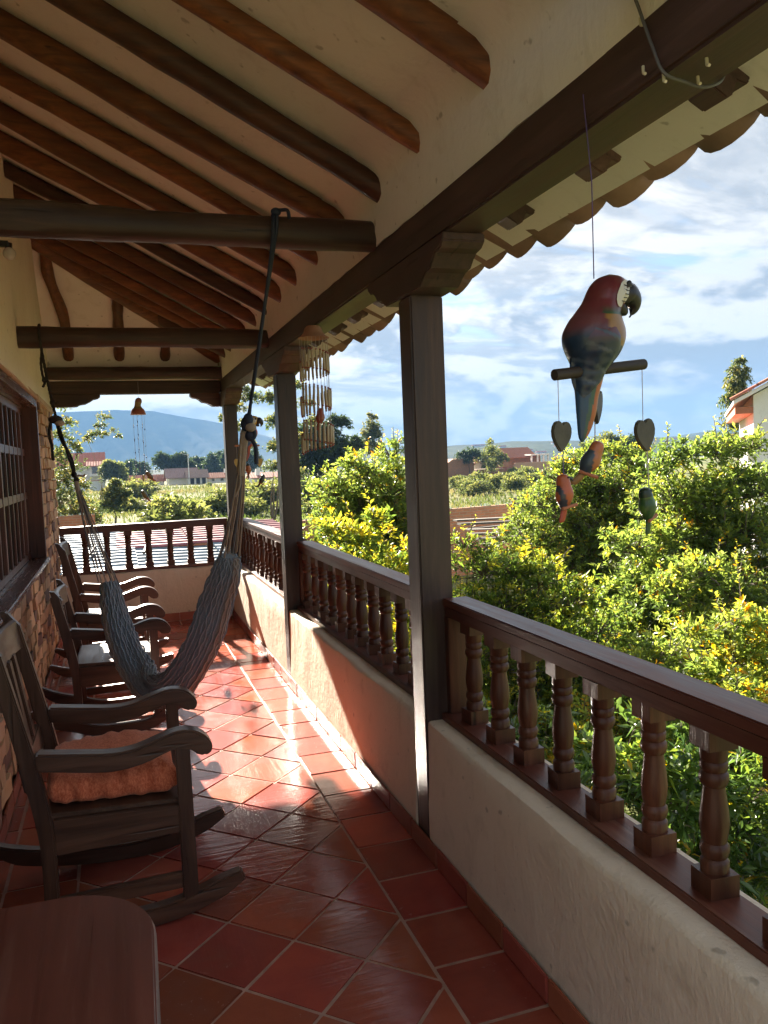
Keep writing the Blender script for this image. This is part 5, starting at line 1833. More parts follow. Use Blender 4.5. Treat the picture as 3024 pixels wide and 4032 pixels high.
# bulb on the plaster
e = empty('light_bulb', (XL + .05, 4.9, 2.70), 'small clear light bulb on the plaster at the left edge', 'light bulb')
MB().ball((XL + .052, 4.9, 2.70), .034, 14, 10).build('bulb', bulb_glass, e, smooth=True)
MB().lathe([(.018, -.03), (.02, 0)], (0, 0, 0), 10).build('socket', black_paint, e, local=True).location = (.0, 0, .055)
MB().box((XL - .003, 4.885, 2.735), (XL + .05, 4.915, 2.765)).build('bracket', black_paint, e)

# ---------------------------------------------------------------- rocking chairs
def offset_strip(pts, w_):
    """closed outline of a strip of width w_ (scalar or list) about a polyline"""
    P = [Vector((a, b, 0)) for a, b in pts]
    l_, r_ = [], []
    for i, q in enumerate(P):
        a, b = P[max(0, i - 1)], P[min(len(P) - 1, i + 1)]
        t_ = (b - a).normalized()
        n_ = Vector((-t_.y, t_.x, 0))
        ww = w_[i] if hasattr(w_, '__len__') else w_
        l_.append(q + n_ * ww / 2)
        r_.append(q - n_ * ww / 2)
    return [(q.x, q.y) for q in l_] + [(q.x, q.y) for q in r_[::-1]]


def sm2(pts, n_):
    return [(q.x, q.y) for q in spline([(a, b, 0) for a, b in pts], n_)]


def rocking_chair(label, yc, back_h=1.0, wid=.265, rock=1.0, seat_z=.405, lift=0.0):
    e = empty('rocking_chair', (0, yc, 0), label, 'rocking chair', 'wooden rocking chairs along the house wall')
    bd = lambda a, c_, d_: dict(name=a)
    lean = (back_h - .58) / .42
    bt = (-.405 if back_h > .9 else -.355)
    for s_ in (-1, 1):
        y0 = yc + s_ * wid
        ya, yb_ = (y0 - .021, y0 + .021)
        # rear post in one bent piece
        back = sm2([(-.287, .085), (-.287, .30), (-.300, .42), (-.329, .58), (-.372, .79), (bt - .012, back_h - .03)], 4)
        front = sm2([(-.242, .085), (-.244, .30), (-.250, .42), (-.280, .59), (-.325, .79), (bt + .044, back_h - .055)], 4)
        top = [(bt - .022, back_h + .002), (bt + .004, back_h - .004), (bt + .030, back_h - .040)]
        MB().prism(front[::-1][::-1] + top[::-1] + back[::-1], 'Y', ya, yb_).build('rear_post', chair_z, e, bevel=.005)
        MB().prism([(.137, .06), (.187, .06), (.183, .585), (.137, .585)], 'Y', ya, yb_).build('front_leg', chair_z, e, bevel=.004)
        topl = sm2([(-.283, .630), (-.153, .612), (-.057, .600), (.017, .606), (.094, .630), (.146, .643), (.197, .638), (.233, .617), (.255, .584), (.250, .558), (.229, .548)], 3)
        botl = sm2([(-.283, .574), (-.109, .544), (-.036, .540), (.039, .552), (.091, .570), (.137, .583), (.183, .575), (.205, .557)], 3)
        MB().prism(topl + botl[::-1], 'Y', y0 - .032, y0 + .030).build('armrest', chair_x, e, bevel=.007, smooth=True)
        rk = rock
        arc = sm2([(-.515, .115 * rk + .015), (-.42, .082 * rk), (-.30, .055 * rk), (-.16, .036), (-.02, .029), (.12, .042), (.24, .078 * rk), (.338, .118 * rk)], 4)
        wd = [.030 + .032 * min(1, i / 4) for i in range(len(arc))]
        wd = [min(a, .034 + .028 * min(1, (len(arc) - 1 - i) / 3)) for i, a in enumerate(wd)]
        MB().prism(offset_strip(arc, wd), 'Y', y0 - .024, y0 + .024).build('rocker', chair_x, e, bevel=.006, smooth=True)
        MB().prism([(-.244, .293), (.137, .299), (.137, .392), (-.246, .408)], 'Y', y0 - .015, y0 + .015).build('side_rail', chair_x, e, bevel=.003)
        MB().prism([(-.243, .105), (.138, .108), (.138, .160), (-.243, .150)], 'Y', y0 - .013, y0 + .013).build('stretcher', chair_x, e, bevel=.003)
    ya, yb_ = yc - wid + .0215, yc + wid - .0215
    MB().box((.148, ya, .300), (.178, yb_, .385)).build('front_rail', chair_y, e, bevel=.003)
    MB().box((-.278, ya, .300), (-.252, yb_, .385)).build('rear_rail', chair_y, e, bevel=.003)
    MB().prism([(-.262, .409), (.172, .393), (.172, .407), (-.262, .425)], 'Y', yc - wid + .002, yc + wid - .002).build('seat', chair_y, e, bevel=.003)
    # back: crest, lower rail, slats
    cx_ = lambda z: -.304 - (z - .42) * ((-.304 - (bt + .012)) / (back_h - .03 - .42)) * 1.0
    def lean_box(z0, z1, y0, y1, th_, dz=0):
        return [(cx_(z0) - th_ / 2, z0), (cx_(z0) + th_ / 2, z0), (cx_(z1) + th_ / 2, z1), (cx_(z1) - th_ / 2, z1)]
    # crest bowed backwards
    V_, F_ = [], []
    for j in range(9):
        u = j / 8
        y = ya + (yb_ - ya) * u
        bow = -.022 * (1 - (2 * u - 1) ** 2)
        zt = back_h - .030 + .0 * u
        for (dx, z) in ((-.012, zt - .105), (.012, zt - .105), (.012, zt - .006), (.004, zt), (-.012, zt)):
            V_.append((cx_(z) + dx + bow + .008, y, z))
    for j in range(8):
        for i in range(5):
            i2 = (i + 1) % 5
            F_.append((j * 5 + i, j * 5 + i2, (j + 1) * 5 + i2, (j + 1) * 5 + i))
    F_ += [tuple(range(4, -1, -1)), tuple(40 + i for i in range(5))]
    MB().add(V_, F_).build('crest_rail', chair_y, e, smooth=True)
    MB().prism(lean_box(.49, .575, 0, 0, .022), 'Y', ya, yb_).build('lower_back_rail', chair_y, e, bevel=.005)
    for k in range(3):
        y = yc + (k - 1) * .115
        MB().prism(lean_box(.565, back_h - .13, 0, 0, .014), 'Y', y - .026, y + .026).build('slat', chair_z, e, bevel=.003)
    return e


rocking_chair('nearest wooden rocking chair, holding an orange cushion', 2.967, 1.0, .262)
rocking_chair('middle wooden rocking chair with low back, seen behind the hammock', 5.05, .845, .262, 1.45)
rocking_chair('farthest wooden rocking chair by the end railing', 6.41, 1.0, .285)

# cushion on the nearest chair
bm = bmesh.new()
bmesh.ops.create_grid(bm, x_segments=34, y_segments=34, size=1)
me = bpy.data.meshes.new('cushion')
V_, F_ = [], []
nu, nv_ = 40, 26
for j in range(nv_):
    ph = 2 * math.pi * j / nv_
    for i in range(nu + 1):
        u = -1 + 2 * i / nu
        # superellipse section across Z and Y
        cy_, sz_ = math.cos(ph), math.sin(ph)
        ex = .34
        yy = math.copysign(abs(cy_) ** ex, cy_)
        zz = math.copysign(abs(sz_) ** .55, sz_)
        endf = (1 - abs(u) ** 9) ** .45
        x = -.062 + .207 * math.copysign(abs(u) ** .9, u) * (1 - .03 * abs(zz)) + .006 * math.sin(yy * 5 + 1)
        y = yy * .226 * (1 - .05 * (1 - endf))
        wr = (.003 * math.sin(14 * u + 3 * yy + 2 * math.sin(5 * u)) + .002 * math.sin(31 * u + 2) * (abs(yy) > .8)) * (1 if zz > -.2 else .2)
        z = .052 * zz * (.35 + .65 * endf)
        y += (.006 * math.sin(17 * u + 2 * zz) + .004 * math.sin(29 * u)) * (abs(yy) > .9)
        V_.append((x, 2.960 + y, .468 + z + wr + (.010 * math.sin(3 * u + yy) if zz > 0 else 0) - .018 * (u * .5)))
for j in range(nv_):
    j2 = (j + 1) % nv_
    for i in range(nu):
        F_.append((j * (nu + 1) + i, j * (nu + 1) + i + 1, j2 * (nu + 1) + i + 1, j2 * (nu + 1) + i))
F_ += [tuple(j * (nu + 1) for j in range(nv_)), tuple(j * (nu + 1) + nu for j in range(nv_ - 1, -1, -1))]
o_ = MB().add(V_, F_).build('seat_cushion', orange_cloth, None, smooth=True, origin=(-.06, 2.96, .42))
tag(o_, 'thick rust orange chenille cushion on the nearest rocking chair', 'cushion')

# ---------------------------------------------------------------- table in the near corner
e = empty('side_table', (-.25, 1.5, 0), 'brown wooden table with rounded corner and worn edge in the near left corner', 'table')


def rrect(x0, x1, y0, y1, r_, n_=9):
    out = []
    for cx_, cy_, a0 in ((x1 - r_, y1 - r_, 0), (x0 + r_, y1 - r_, 90), (x0 + r_, y0 + r_, 180), (x1 - r_, y0 + r_, 270)):
        for k in range(n_):
            a = R(a0 + 90 * k / (n_ - 1))
            out.append((cx_ + r_ * math.cos(a), cy_ + r_ * math.sin(a)))
    return out


rot = R(-1.5)
def rpoly(p_):
    return [((-.25) + (a + .25) * math.cos(rot) - (b - 1.5) * math.sin(rot), 1.5 + (a + .25) * math.sin(rot) + (b - 1.5) * math.cos(rot)) for a, b in p_]


MB().prism(rpoly(rrect(-.545, .016, .98, 2.008, .21)), 'Z', .468, .4995).build('tabletop', table_wood, e, bevel=.004)
mb = MB()
ring = rpoly(rrect(-.551, .022, .974, 2.014, .215, 10))
ring2 = rpoly(rrect(-.540, .011, .985, 2.003, .205, 10))
k_ = len(ring)
rq_ = random.Random(4)
V_ = []
for (a, b), (c_, d_) in zip(ring, ring2):
    j_ = rq_.uniform(-.0012, .0012)
    V_ += [(a + j_, b + j_, .462), (a + j_, b + j_, .484), (a * .5 + c_ * .5, b * .5 + d_ * .5, .4935 + j_), (c_, d_, .4965), (c_, d_, .462)]
F_ = []
for i in range(k_):
    i2 = (i + 1) % k_
    for q in range(5):
        q2 = (q + 1) % 5
        F_.append((i * 5 + q, i2 * 5 + q, i2 * 5 + q2, i * 5 + q2))
MB().add(V_, F_).build('edge_band', worn_edge, e, smooth=True)
for (x, y) in ((-.49, 1.06), (-.07, 1.06), (-.49, 1.90), (-.10, 1.88)):
    MB().prism([(x - .028, y - .028), (x + .028, y - .028), (x + .028, y + .028), (x - .028, y + .028)], 'Z', .001, .462).build('leg', chair_z, e, bevel=.004)
MB().box((-.47, 1.08, .38), (-.08, 1.10, .461)).build('apron', chair_x, e, bevel=.002)
MB().box((-.46, 1.87, .38), (-.13, 1.89, .461)).build('apron', chair_x, e, bevel=.002)

# ---------------------------------------------------------------- hammock
ham = empty('hammock', (.17, 4.3, .35), 'gathered blue grey and brown knitted hammock slung between two tie beams', 'hammock')
path = [(-.066, 4.75, .872), (-.05, 4.69, .72), (-.020, 4.61, .575), (.028, 4.54, .455), (.095, 4.45, .372), (.172, 4.32, .352), (.25, 4.18, .415), (.33, 4.05, .56), (.385, 3.96, .70), (.43, 3.88, .865), (.465, 3.79, 1.0), (.480, 3.75, 1.085)]
sp = spline(path, 9)
nr, nc = len(sp), 56
V_, UV, F_ = [], [], []
rq_ = random.Random(9)
up0 = Vector((0, 0, 1))
for i, q in enumerate(sp):
    u = i / (nr - 1)
    a, b = sp[max(0, i - 1)], sp[min(nr - 1, i + 1)]
    t_ = (b - a).normalized()
    sd_ = t_.cross(Vector((0, 1, .25))).normalized()
    nn_ = sd_.cross(t_).normalized()
    wv_ = .078 * (1 - .50 * abs(2 * u - 1) ** 3.5) + .012 * math.exp(-((u - .45) / .12) ** 2)
    dv_ = .047 * (1 - .40 * abs(2 * u - 1) ** 3) + .02 * math.exp(-((u - .42) / .15) ** 2)
    for k in range(nc):
        th = 2 * math.pi * k / nc
        fold = 1 + .13 * math.sin(3 * th + 2.2 * u + .8) + .07 * math.sin(7 * th - 3 * u)
        rib = 1 + .030 * math.sin(14 * th + 1.2 * math.sin(i * .9 + k * .5)) + .022 * math.sin(i * 2.1 + 3 * math.sin(th * 2))
        V_.append(q + (sd_ * math.cos(th) * wv_ + nn_ * math.sin(th) * dv_) * fold * rib)
        UV.append((k / nc, u))
for i in range(nr - 1):
    for k in range(nc):
        k2 = (k + 1) % nc
        F_.append((i * nc + k, i * nc + k2, (i + 1) * nc + k2, (i + 1) * nc + k))
F_ += [tuple(range(nc - 1, -1, -1)), tuple((nr - 1) * nc + k for k in range(nc))]
body = MB().add(V_, F_).build('hammock_cloth', hammock_knit, ham, smooth=True)
ul = body.data.uv_layers.new(name='UVMap')
for pg in body.data.polygons:
    ks = [UV[vi][0] for vi in pg.vertices]
    wrap = max(ks) - min(ks) > .5
    for li, vi in zip(pg.loop_indices, pg.vertices):
        a, b = UV[vi]
        ul.data[li].uv = (a + 1 if wrap and a < .5 else a, b)
# knitted cords standing proud on the cloth
mb = MB()
for k in range(0, nc, 2):
    pts = [Vector(V_[i * nc + k]) + (Vector(V_[i * nc + k]) - sp[i]).normalized() * (.003 + .0016 * math.sin(i * 1.7 + k * 1.57)) + Vector((.0, .0, .003 * math.sin(i * 1.3 + k))) for i in range(0, nr)]
    pts = [q + Vector((.003 * math.sin(i * 1.25 + k * 1.57), .0, .0)) for i, q in enumerate(pts)]
    mb.tube(pts, .0052, 5)
kc = mb.build('knit_ridges', hammock_knit, ham, smooth=True)
kc['kind'] = 'stuff'
ul = kc.data.uv_layers.new(name='UVMap')
nk = (nr) * 5
for pg in kc.data.polygons:
    for li, vi in zip(pg.loop_indices, pg.vertices):
        ci_ = vi // nk
        ul.data[li].uv = ((ci_ * 2) / nc, ((vi % nk) // 5) / nr)
# clew cords
def clew(a, pt, n_, seed, names, spread):
    rq_ = random.Random(seed)
    for k in range(n_):
        th = 2 * math.pi * k / n_
        off_ = Vector((math.cos(th) * spread, math.sin(th) * spread * .55, rq_.uniform(-.02, .02)))
        q0 = Vector(a) + off_
        md = q0.lerp(Vector(pt), .5) + Vector((rq_.uniform(-.008, .008), 0, rq_.uniform(-.01, .01))) - Vector((0, 0, .015))
        MB().tube(spline([q0, md, Vector(pt) + off_ * .12], 4), .0032, 5).build('cord', cord_beige if k % 3 else cord_grey, ham, smooth=True)


clew(sp[0], (-.217, 5.15, 1.434), 11, 1, '', .055)
clew(sp[-1], (.529, 3.45, 1.60), 15, 2, '', .05)
# bundle of cords whipped together below the knots
MB().tube(spline([(-.217, 5.15, 1.44), (-.205, 5.11, 1.36), (-.19, 5.06, 1.27)], 4), [.014] * 9, 8).build('wrapping', cord_beige, ham, smooth=True)
MB().tube(spline([(.531, 3.44, 1.64), (.525, 3.47, 1.56), (.518, 3.52, 1.46)], 4), [.016, .017, .018, .018, .018, .018, .018, .019, .02], 8).build('wrapping', cord_beige, ham, smooth=True)


def rope(pts, r_, mat, n_=6, twist=True, name='rope'):
    sp_ = spline(pts, n_)
    if not twist:
        return MB().tube(sp_, r_, 8).build(name, mat, ham, smooth=True)
    mb = MB()
    acc = 0
    st = [[], [], []]
    prev = None
    dense = []
    for i in range(len(sp_) - 1):
        L_ = (sp_[i + 1] - sp_[i]).length
        m_ = max(1, int(L_ / (r_ * 1.2)))
        for k in range(m_):
            dense.append(sp_[i].lerp(sp_[i + 1], k / m_))
    dense.append(sp_[-1])
    for i, q in enumerate(dense):
        a, b = dense[max(0, i - 1)], dense[min(len(dense) - 1, i + 1)]
        t_ = (b - a).normalized()
        s_ = t_.cross(Vector((0, 1, .1))).normalized()
        n__ = s_.cross(t_)
        for j in range(3):
            an = i * .85 + j * 2.0944
            st[j].append(q + (s_ * math.cos(an) + n__ * math.sin(an)) * r_ * .55)
    for j in range(3):
        mb.tube(st[j], r_ * .62, 5)
    return mb.build(name, mat, ham, smooth=True)


# left rope: over the second tie beam, down past three knots
rope([(-.392, 5.63, 2.33), (-.392, 5.60, 2.41), (-.392, 5.55, 2.425), (-.392, 5.495, 2.38), (-.385, 5.485, 2.28), (-.372, 5.49, 2.16), (-.352, 5.46, 2.02), (-.317, 5.38, 1.826), (-.262, 5.26, 1.62), (-.217, 5.15, 1.45)], .0085, rope_dark)
rope([(-.382, 5.488, 2.25), (-.392, 5.49, 2.18), (-.386, 5.48, 2.10), (-.376, 5.475, 2.06), (-.388, 5.47, 2.03)], .0075, rope_dark)
rope([(-.317, 5.38, 1.80), (-.298, 5.36, 1.70), (-.24, 5.25, 1.58), (-.222, 5.15, 1.47)], .008, rope_dark)
for c_, r_ in (((-.322, 5.37, 1.822), (.042, .03, .026)), ((-.300, 5.365, 1.80), (.030, .028, .022))):
    MB().ball(c_, r_, 12, 8).build('knot', rope_dark if r_[0] > .035 else cord_beige, ham, smooth=True)
for c_ in ((-.376, 5.478, 2.075), (-.335, 5.42, 1.93), (-.228, 5.18, 1.482), (-.216, 5.15, 1.45)):
    MB().ball(c_, (.017, .016, .02), 10, 7).build('knot', rope_dark, ham, smooth=True)
rope([(-.335, 5.42, 1.93), (-.315, 5.42, 1.925), (-.300, 5.42, 1.935)], .008, rope_dark)
rope([(-.345, 5.37, 1.815), (-.362, 5.37, 1.76), (-.360, 5.37, 1.70), (-.352, 5.37, 1.665), (-.352, 5.37, 1.60), (-.35, 5.37, 1.575)], .0085, rope_dark)
rope([(-.222, 5.16, 1.47), (-.196, 5.16, 1.475), (-.178, 5.16, 1.47), (-.165, 5.16, 1.478)], .006, cord_beige)
# right rope: doubled navy cord over the nearest tie beam
rope([(.700, 3.14, 2.438), (.690, 3.12, 2.466), (.670, 3.13, 2.470), (.652, 3.11, 2.462), (.643, 3.10, 2.452), (.640, 3.095, 2.40), (.625, 3.15, 2.28), (.592, 3.28, 2.03), (.560, 3.39, 1.78), (.552, 3.42, 1.70)], .007, rope_navy, twist=False)
rope([(.640, 3.245, 2.40), (.645, 3.21, 2.458), (.640, 3.14, 2.462), (.628, 3.10, 2.44), (.624, 3.10, 2.36), (.606, 3.20, 2.16), (.572, 3.34, 1.87), (.545, 3.43, 1.68)], .007, rope_navy, twist=False)
MB().ball((.640, 3.098, 2.452), (.02, .016, .016), 10, 7).build('knot', rope_navy, ham, smooth=True)
for c_, r_ in (((.548, 3.425, 1.69), (.022, .02, .026)), ((.556, 3.42, 1.655), (.024, .02, .02)), ((.552, 3.43, 1.62), (.022, .02, .024)), ((.535, 3.44, 1.67), (.018, .018, .03))):
    MB().ball(c_, r_, 10, 7).build('knot', rope_navy if c_[0] != .556 else cord_beige, ham, smooth=True)
rope([(.550, 3.42, 1.68), (.566, 3.42, 1.65), (.570, 3.42, 1.62), (.555, 3.42, 1.605), (.545, 3.43, 1.63), (.560, 3.42, 1.60), (.572, 3.42, 1.57), (.572, 3.42, 1.50)], .009, rope_navy, twist=False)
rope([(.520, 3.45, 1.62), (.512, 3.45, 1.56), (.508, 3.46, 1.50), (.505, 3.46, 1.42), (.490, 3.47, 1.38), (.482, 3.47, 1.365)], .0045, cord_beige, twist=False)

# ---------------------------------------------------------------- hanging ceramic birds
def set_paint(o_, fn):
    me_ = o_.data
    ca = me_.color_attributes.new('paint', 'FLOAT_COLOR', 'POINT')
    for i, v_ in enumerate(me_.vertices):
        ca.data[i].color = (*fn(v_.co), 1)


def loft(rows, nseg=26, depth=None, sub=4):
    """rows of (z, x0, x1, ry): stacked ellipses, first to last"""
    rs_ = [(a, b, c_, d_) for a, b, c_, d_ in rows]
    full = []
    sp_ = spline([(a, b, c_) for a, b, c_, d_ in rs_], sub)
    sd_ = spline([(d_, 0, 0) for a, b, c_, d_ in rs_], sub)
    mb = MB()
    V_, F_ = [], []
    for q, dd in zip(sp_, sd_):
        z, x0, x1 = q
        cx_, rx_ = (x0 + x1) / 2, max(.0004, (x1 - x0) / 2)
        for k in range(nseg):
            a = 2 * math.pi * k / nseg
            V_.append((cx_ + rx_ * math.cos(a), max(.0004, dd[0]) * math.sin(a), z))
    for i in range(len(sp_) - 1):
        for k in range(nseg):
            k2 = (k + 1) % nseg
            F_.append((i * nseg + k, i * nseg + k2, (i + 1) * nseg + k2, (i + 1) * nseg + k))
    F_ += [tuple(range(nseg)), tuple((len(sp_) - 1) * nseg + k for k in range(nseg))]
    return mb.add(V_, F_)


PARROT = [(.1950, .068, .076, .006), (.187, .045, .100, .028), (.174, .030, .113, .040), (.160, .021, .116, .046), (.146, .014, .113, .048), (.132, .006, .105, .048), (.117, -.006, .094, .050), (.105, -.016, .090, .054), (.093, -.026, .092, .060), (.068, -.041, .100, .066), (.049, -.044, .100, .066), (.031, -.041, .094, .062), (.013, -.034, .084, .054), (-.008, -.024, .066, .040), (-.024, -.022, .052, .030), (-.05, -.022, .044, .024), (-.08, -.021, .035, .019), (-.11, -.020, .030, .016), (-.13, -.019, .024, .013), (-.15, -.018, .016, .011), (-.168, -.016, .005, .008), (-.180, -.011, -.006, .003)]


def mixc(a, b, u):
    u = max(0, min(1, u))
    return tuple(x * (1 - u) + y * u for x, y in zip(a, b))


def paint_macaw(head, chest, back, wing, tail, edge):
    def fn(c_):
        x, y, z = c_
        if z > .118:
            return head
        if z > .098:
            return mixc((.03, .10, .05), head, (z - .098) / .02) if x > .02 else mixc(back, head, (z - .09) / .03)
        if x - .012 > .028 - (z - .03) * .30 and z > .030:
            return chest
        if z > .052:
            return mixc(wing, back, (z - .050) / .03)
        if z > -.018:
            return wing if x < .085 else chest
        u = (x + .022) / .07
        w_ = .066 * (1 - (-.018 - z) / .24)
        if x > -.022 + w_ * .78:
            return edge
        if x > -.022 + w_ * .52:
            return mixc(tail, (.06, .14, .06), .6)
        return tail
    return fn


def heart_mb(w_, h_, t_):
    half = [(0, .40), (.10, .475), (.24, .50), (.38, .44), (.475, .30), (.50, .14), (.46, -.03), (.36, -.19), (.23, -.33), (.11, -.44), (.035, -.50)]
    out = half + [(-a, z) for a, z in half[:0:-1]]
    return MB().prism([(a * w_ + .02 * w_ * (z + .5), z * h_) for a, z in out], 'Y', -t_, t_)


BIRD = [(.046, -.001, .004, .002), (.043, -.009, .012, .011), (.036, -.014, .016, .015), (.026, -.016, .018, .017), (.016, -.017, .019, .018), (.004, -.021, .022, .021), (-.008, -.023, .022, .021), (-.020, -.021, .017, .018), (-.031, -.017, .009, .011), (-.040, -.015, .002, .006), (-.052, -.019, -.001, .005), (-.066, -.024, -.008, .004), (-.070, -.023, -.012, .002)]


def small_bird(parent, loc, rot, sc, head, wing, belly, tailc, beak=True, perch=True, mirror=False, wx=-.011):
    mb = loft(BIRD, 28, sub=6)
    o_ = mb.build('small_bird', paint, parent, smooth=True, local=True)

    def fn(c_):
        x, y, z = c_
        if z > .024:
            return head
        if z < -.040:
            return tailc
        if x < wx - (z - .005) * .25 and z < .020 and (x > -.020 or wx > 0):
            return wing
        return belly
    set_paint(o_, fn)
    if beak:
        MB().tube([(.014, 0, .034), (.024, 0, .030), (.029, 0, .024)], [.006, .004, .0005], 7).build('beak', black_paint, o_, smooth=True, local=True)
        for s_ in (-1, 1):
            MB().ball((.008, s_ * .0135, .036), .0026, 7, 5).build('eye', black_paint, o_, local=True)
    if perch:
        MB().tube([(-.016, -.010, -.036), (.030, .0, -.034)], .0042, 7).build('perch', flat_perch, o_, smooth=True, local=True)
    o_.location = Vector(loc) - wloc(parent)
    o_.rotation_euler = rot
    o_.scale = (sc * (-1 if mirror else 1), sc, sc)
    return o_


flat_perch = flat('orange_clay', (.42, .15, .07), .6)


def parrot_body(parent, loc, sc, colors, face=(.62, .60, .52), rz=0, rot=0):
    o_ = loft(PARROT, 48, sub=8).build('parrot', paint, parent, smooth=True, local=True)
    set_paint(o_, paint_macaw(*colors))
    # white cheek patch with dark lines, eye, hooked beak
    for s_ in (-1, 1):
        ch = MB()
        for k in range(1):
            pts = []
            n_ = 18
            V_ = [(.080, s_ * .047, .146)]
            for j in range(n_):
                a = 2 * math.pi * j / n_
                dx, dz = .021 * math.cos(a), .036 * math.sin(a)
                x, z = .080 + dx * .82 + dz * .42, .146 + dz * .86 - dx * .25
                i_ = min(range(len(PARROT)), key=lambda q: abs(PARROT[q][0] - z))
                pz = PARROT[i_]
                cx_, rx_, ry_ = (pz[1] + pz[2]) / 2, (pz[2] - pz[1]) / 2, pz[3]
                u = max(0, 1 - ((x - cx_) / rx_) ** 2)
                V_.append((x, s_ * (ry_ * math.sqrt(u) + .0022), z))
            cxm = sum(q[0] for q in V_[1:]) / n_
            V_[0] = (cxm, s_ * (max(abs(q[1]) for q in V_[1:]) + .001), .147)
            ch.add(V_, [(0, 1 + j, 1 + (j + 1) % n_) for j in range(n_)])
        fm = flat('cheek_white', face, .35, bumps=0) if 'cheek_white' not in MATS else MATS['cheek_white']
        cp = ch.build('cheek_patch', fm, o_, local=True)
        for j in range(5):
            z = .128 + j * .008
            x = .073 + j * .004
            MB().tube([(x - .010, s_ * .0475, z + .003), (x, s_ * .0485, z - .001), (x + .010, s_ * .0455, z - .001)], .0011, 5).build('line', black_paint, cp, local=True)
        MB().ball((.0975, s_ * .0395, .1675), (.007, .004, .008), 10, 7).build('eye', black_paint, cp, local=True)
    zs_ = np.array([q[0] for q in PARROT][::-1])
    c0_ = np.array([(q[1] + q[2]) / 2 for q in PARROT][::-1])
    r0_ = np.array([(q[2] - q[1]) / 2 for q in PARROT][::-1])
    y0_ = np.array([q[3] for q in PARROT][::-1])
    for s_ in (-1, 1):
        V_, F_ = [], []
        nu_, nv_ = 36, 18
        for i in range(nu_ + 1):
            u = i / nu_
            z = .078 - .150 * u
            cx_ = .020 - .030 * u + .012 * math.sin(math.pi * u)
            hw_ = .050 * math.sin(math.pi * (.12 + .86 * u)) ** .7
            for j in range(nv_ + 1):
                v__ = -1 + 2 * j / nv_
                x = cx_ + hw_ * v__
                zz = z - .010 * (1 - v__ * v__)
                c_ = np.interp(zz, zs_, c0_)
                rx_ = np.interp(zz, zs_, r0_)
                ry_ = np.interp(zz, zs_, y0_)
                y = ry_ * math.sqrt(max(0, 1 - min(.99, ((x - c_) / rx_) ** 2)))
                lift = .0045 * (1 - abs(v__) ** 4) * (1 - (2 * u - 1) ** 6) + .0012 * math.sin(u * 40) * (u > .25) * (1 - v__ ** 2)
                V_.append((x, s_ * (y - .001 + lift), zz))
        for i in range(nu_):
            for j in range(nv_):
                a = i * (nv_ + 1) + j
                F_.append((a, a + 1, a + nv_ + 2, a + nv_ + 1))
        wg = MB().add(V_, F_).build('wing', paint, o_, smooth=True, local=True)
        bl, bk = colors[3], colors[2]
        set_paint(wg, lambda q: mixc(bl, bk, (q.z - .035) / .035) if math.sin(q.z * 170 + q.x * 70) > -.8 else mixc(bl, (.12, .15, .18), .4))
    pts = spline([(.100, 0, .153), (.120, 0, .150), (.134, 0, .137), (.136, 0, .120), (.128, 0, .106), (.124, 0, .101)], 4)
    MB().tube(pts, [.029 if i < 5 else max(.002, .030 - .00135 * (i - 3) ** 1.18) for i in range(len(pts))], 12, squash=1.0).build('beak', black_paint, o_, smooth=True, local=True)
    MB().tube(spline([(.092, 0, .128), (.106, 0, .116), (.116, 0, .108)], 3), [.018, .017, .016, .014, .012, .009, .005], 10).build('lower_beak', black_paint, o_, smooth=True, local=True)
    o_.location = Vector(loc) - wloc(parent)
    o_.rotation_euler = (0, rot, rz)
    o_.scale = (sc, sc, sc)
    return o_


RED, BLUE, YEL, GRN, ORA = (.15, .026, .032), (.016, .036, .070), (.30, .16, .045), (.05, .16, .05), (.46, .11, .035)
YM = 1.60
mo = empty('parrot_mobile', (1.045, YM, 2.285), 'large red and blue ceramic parrot mobile hanging from the near beam', 'mobile')
MB().tube([(1.030, YM, 2.285), (1.047, YM, 2.10), (1.047, YM, 1.885)], .0013, 5).build('string', string_m, mo)
parrot_body(mo, (1.0145, YM, 1.700), 1.0, (RED, YEL, (.16, .05, .06), BLUE, (.03, .08, .16), (.42, .12, .06)))
# perch rod
MB().tube([(.928, YM - .02, 1.669), (1.190, YM + .02, 1.697)], .0125, 12).build('perch', stick_wood, mo, smooth=True, bevel=0)
hs = [(.942, YM - .018, 1.534, .058, .068, .08), (1.187, YM + .018, 1.531, .068, .076, -.12)]
for x, y, z, w_, h_, ry_ in hs:
    o_ = heart_mb(w_, h_, .005).build('heart', heart_clay, mo, bevel=.002, local=True)
    o_.location = Vector((x, y, z)) - wloc(mo)
    o_.rotation_euler = (0, ry_, .25)
    MB().tube([(x - .004, y, z + .02), (x - .004, y, 1.665 if x < 1 else 1.69)], .0009, 5).build('string', string_pale, mo)
o_ = heart_mb(.05, .085, .005).build('heart', heart_clay, mo, bevel=.002, local=True)
o_.location = Vector((1.088, YM + .06, 1.603)) - wloc(mo)
o_.rotation_euler = (0, .25, .7)
MB().tube([(1.084, YM + .06, 1.69), (1.072, YM + .05, 1.50)], .0013, 5).build('string', string_pale, mo)
MB().tube([(.946, YM - .018, 1.51), (.946, YM - .018, 1.44)], .0013, 5).build('string', string_m, mo)
MB().tube([(1.192, YM + .018, 1.51), (1.196, YM + .018, 1.41)], .0013, 5).build('string', string_pale, mo)
small_bird(mo, (.9465, YM - .018, 1.409), (0, -.12, 0), .92, ORA, (.05, .06, .08), (.46, .11, .04), (.44, .07, .03))
small_bird(mo, (1.062, YM + .05, 1.480), (0, .42, -.5), 1.0, (.48, .16, .07), (.05, .08, .11), (.48, .17, .07), (.34, .18, .06), beak=False, wx=.003)
small_bird(mo, (1.190, YM + .018, 1.366), (0, -.25, .3), .95, (.015, .035, .02), (.03, .09, .025), (.07, .15, .03), (.02, .07, .02), wx=.0)

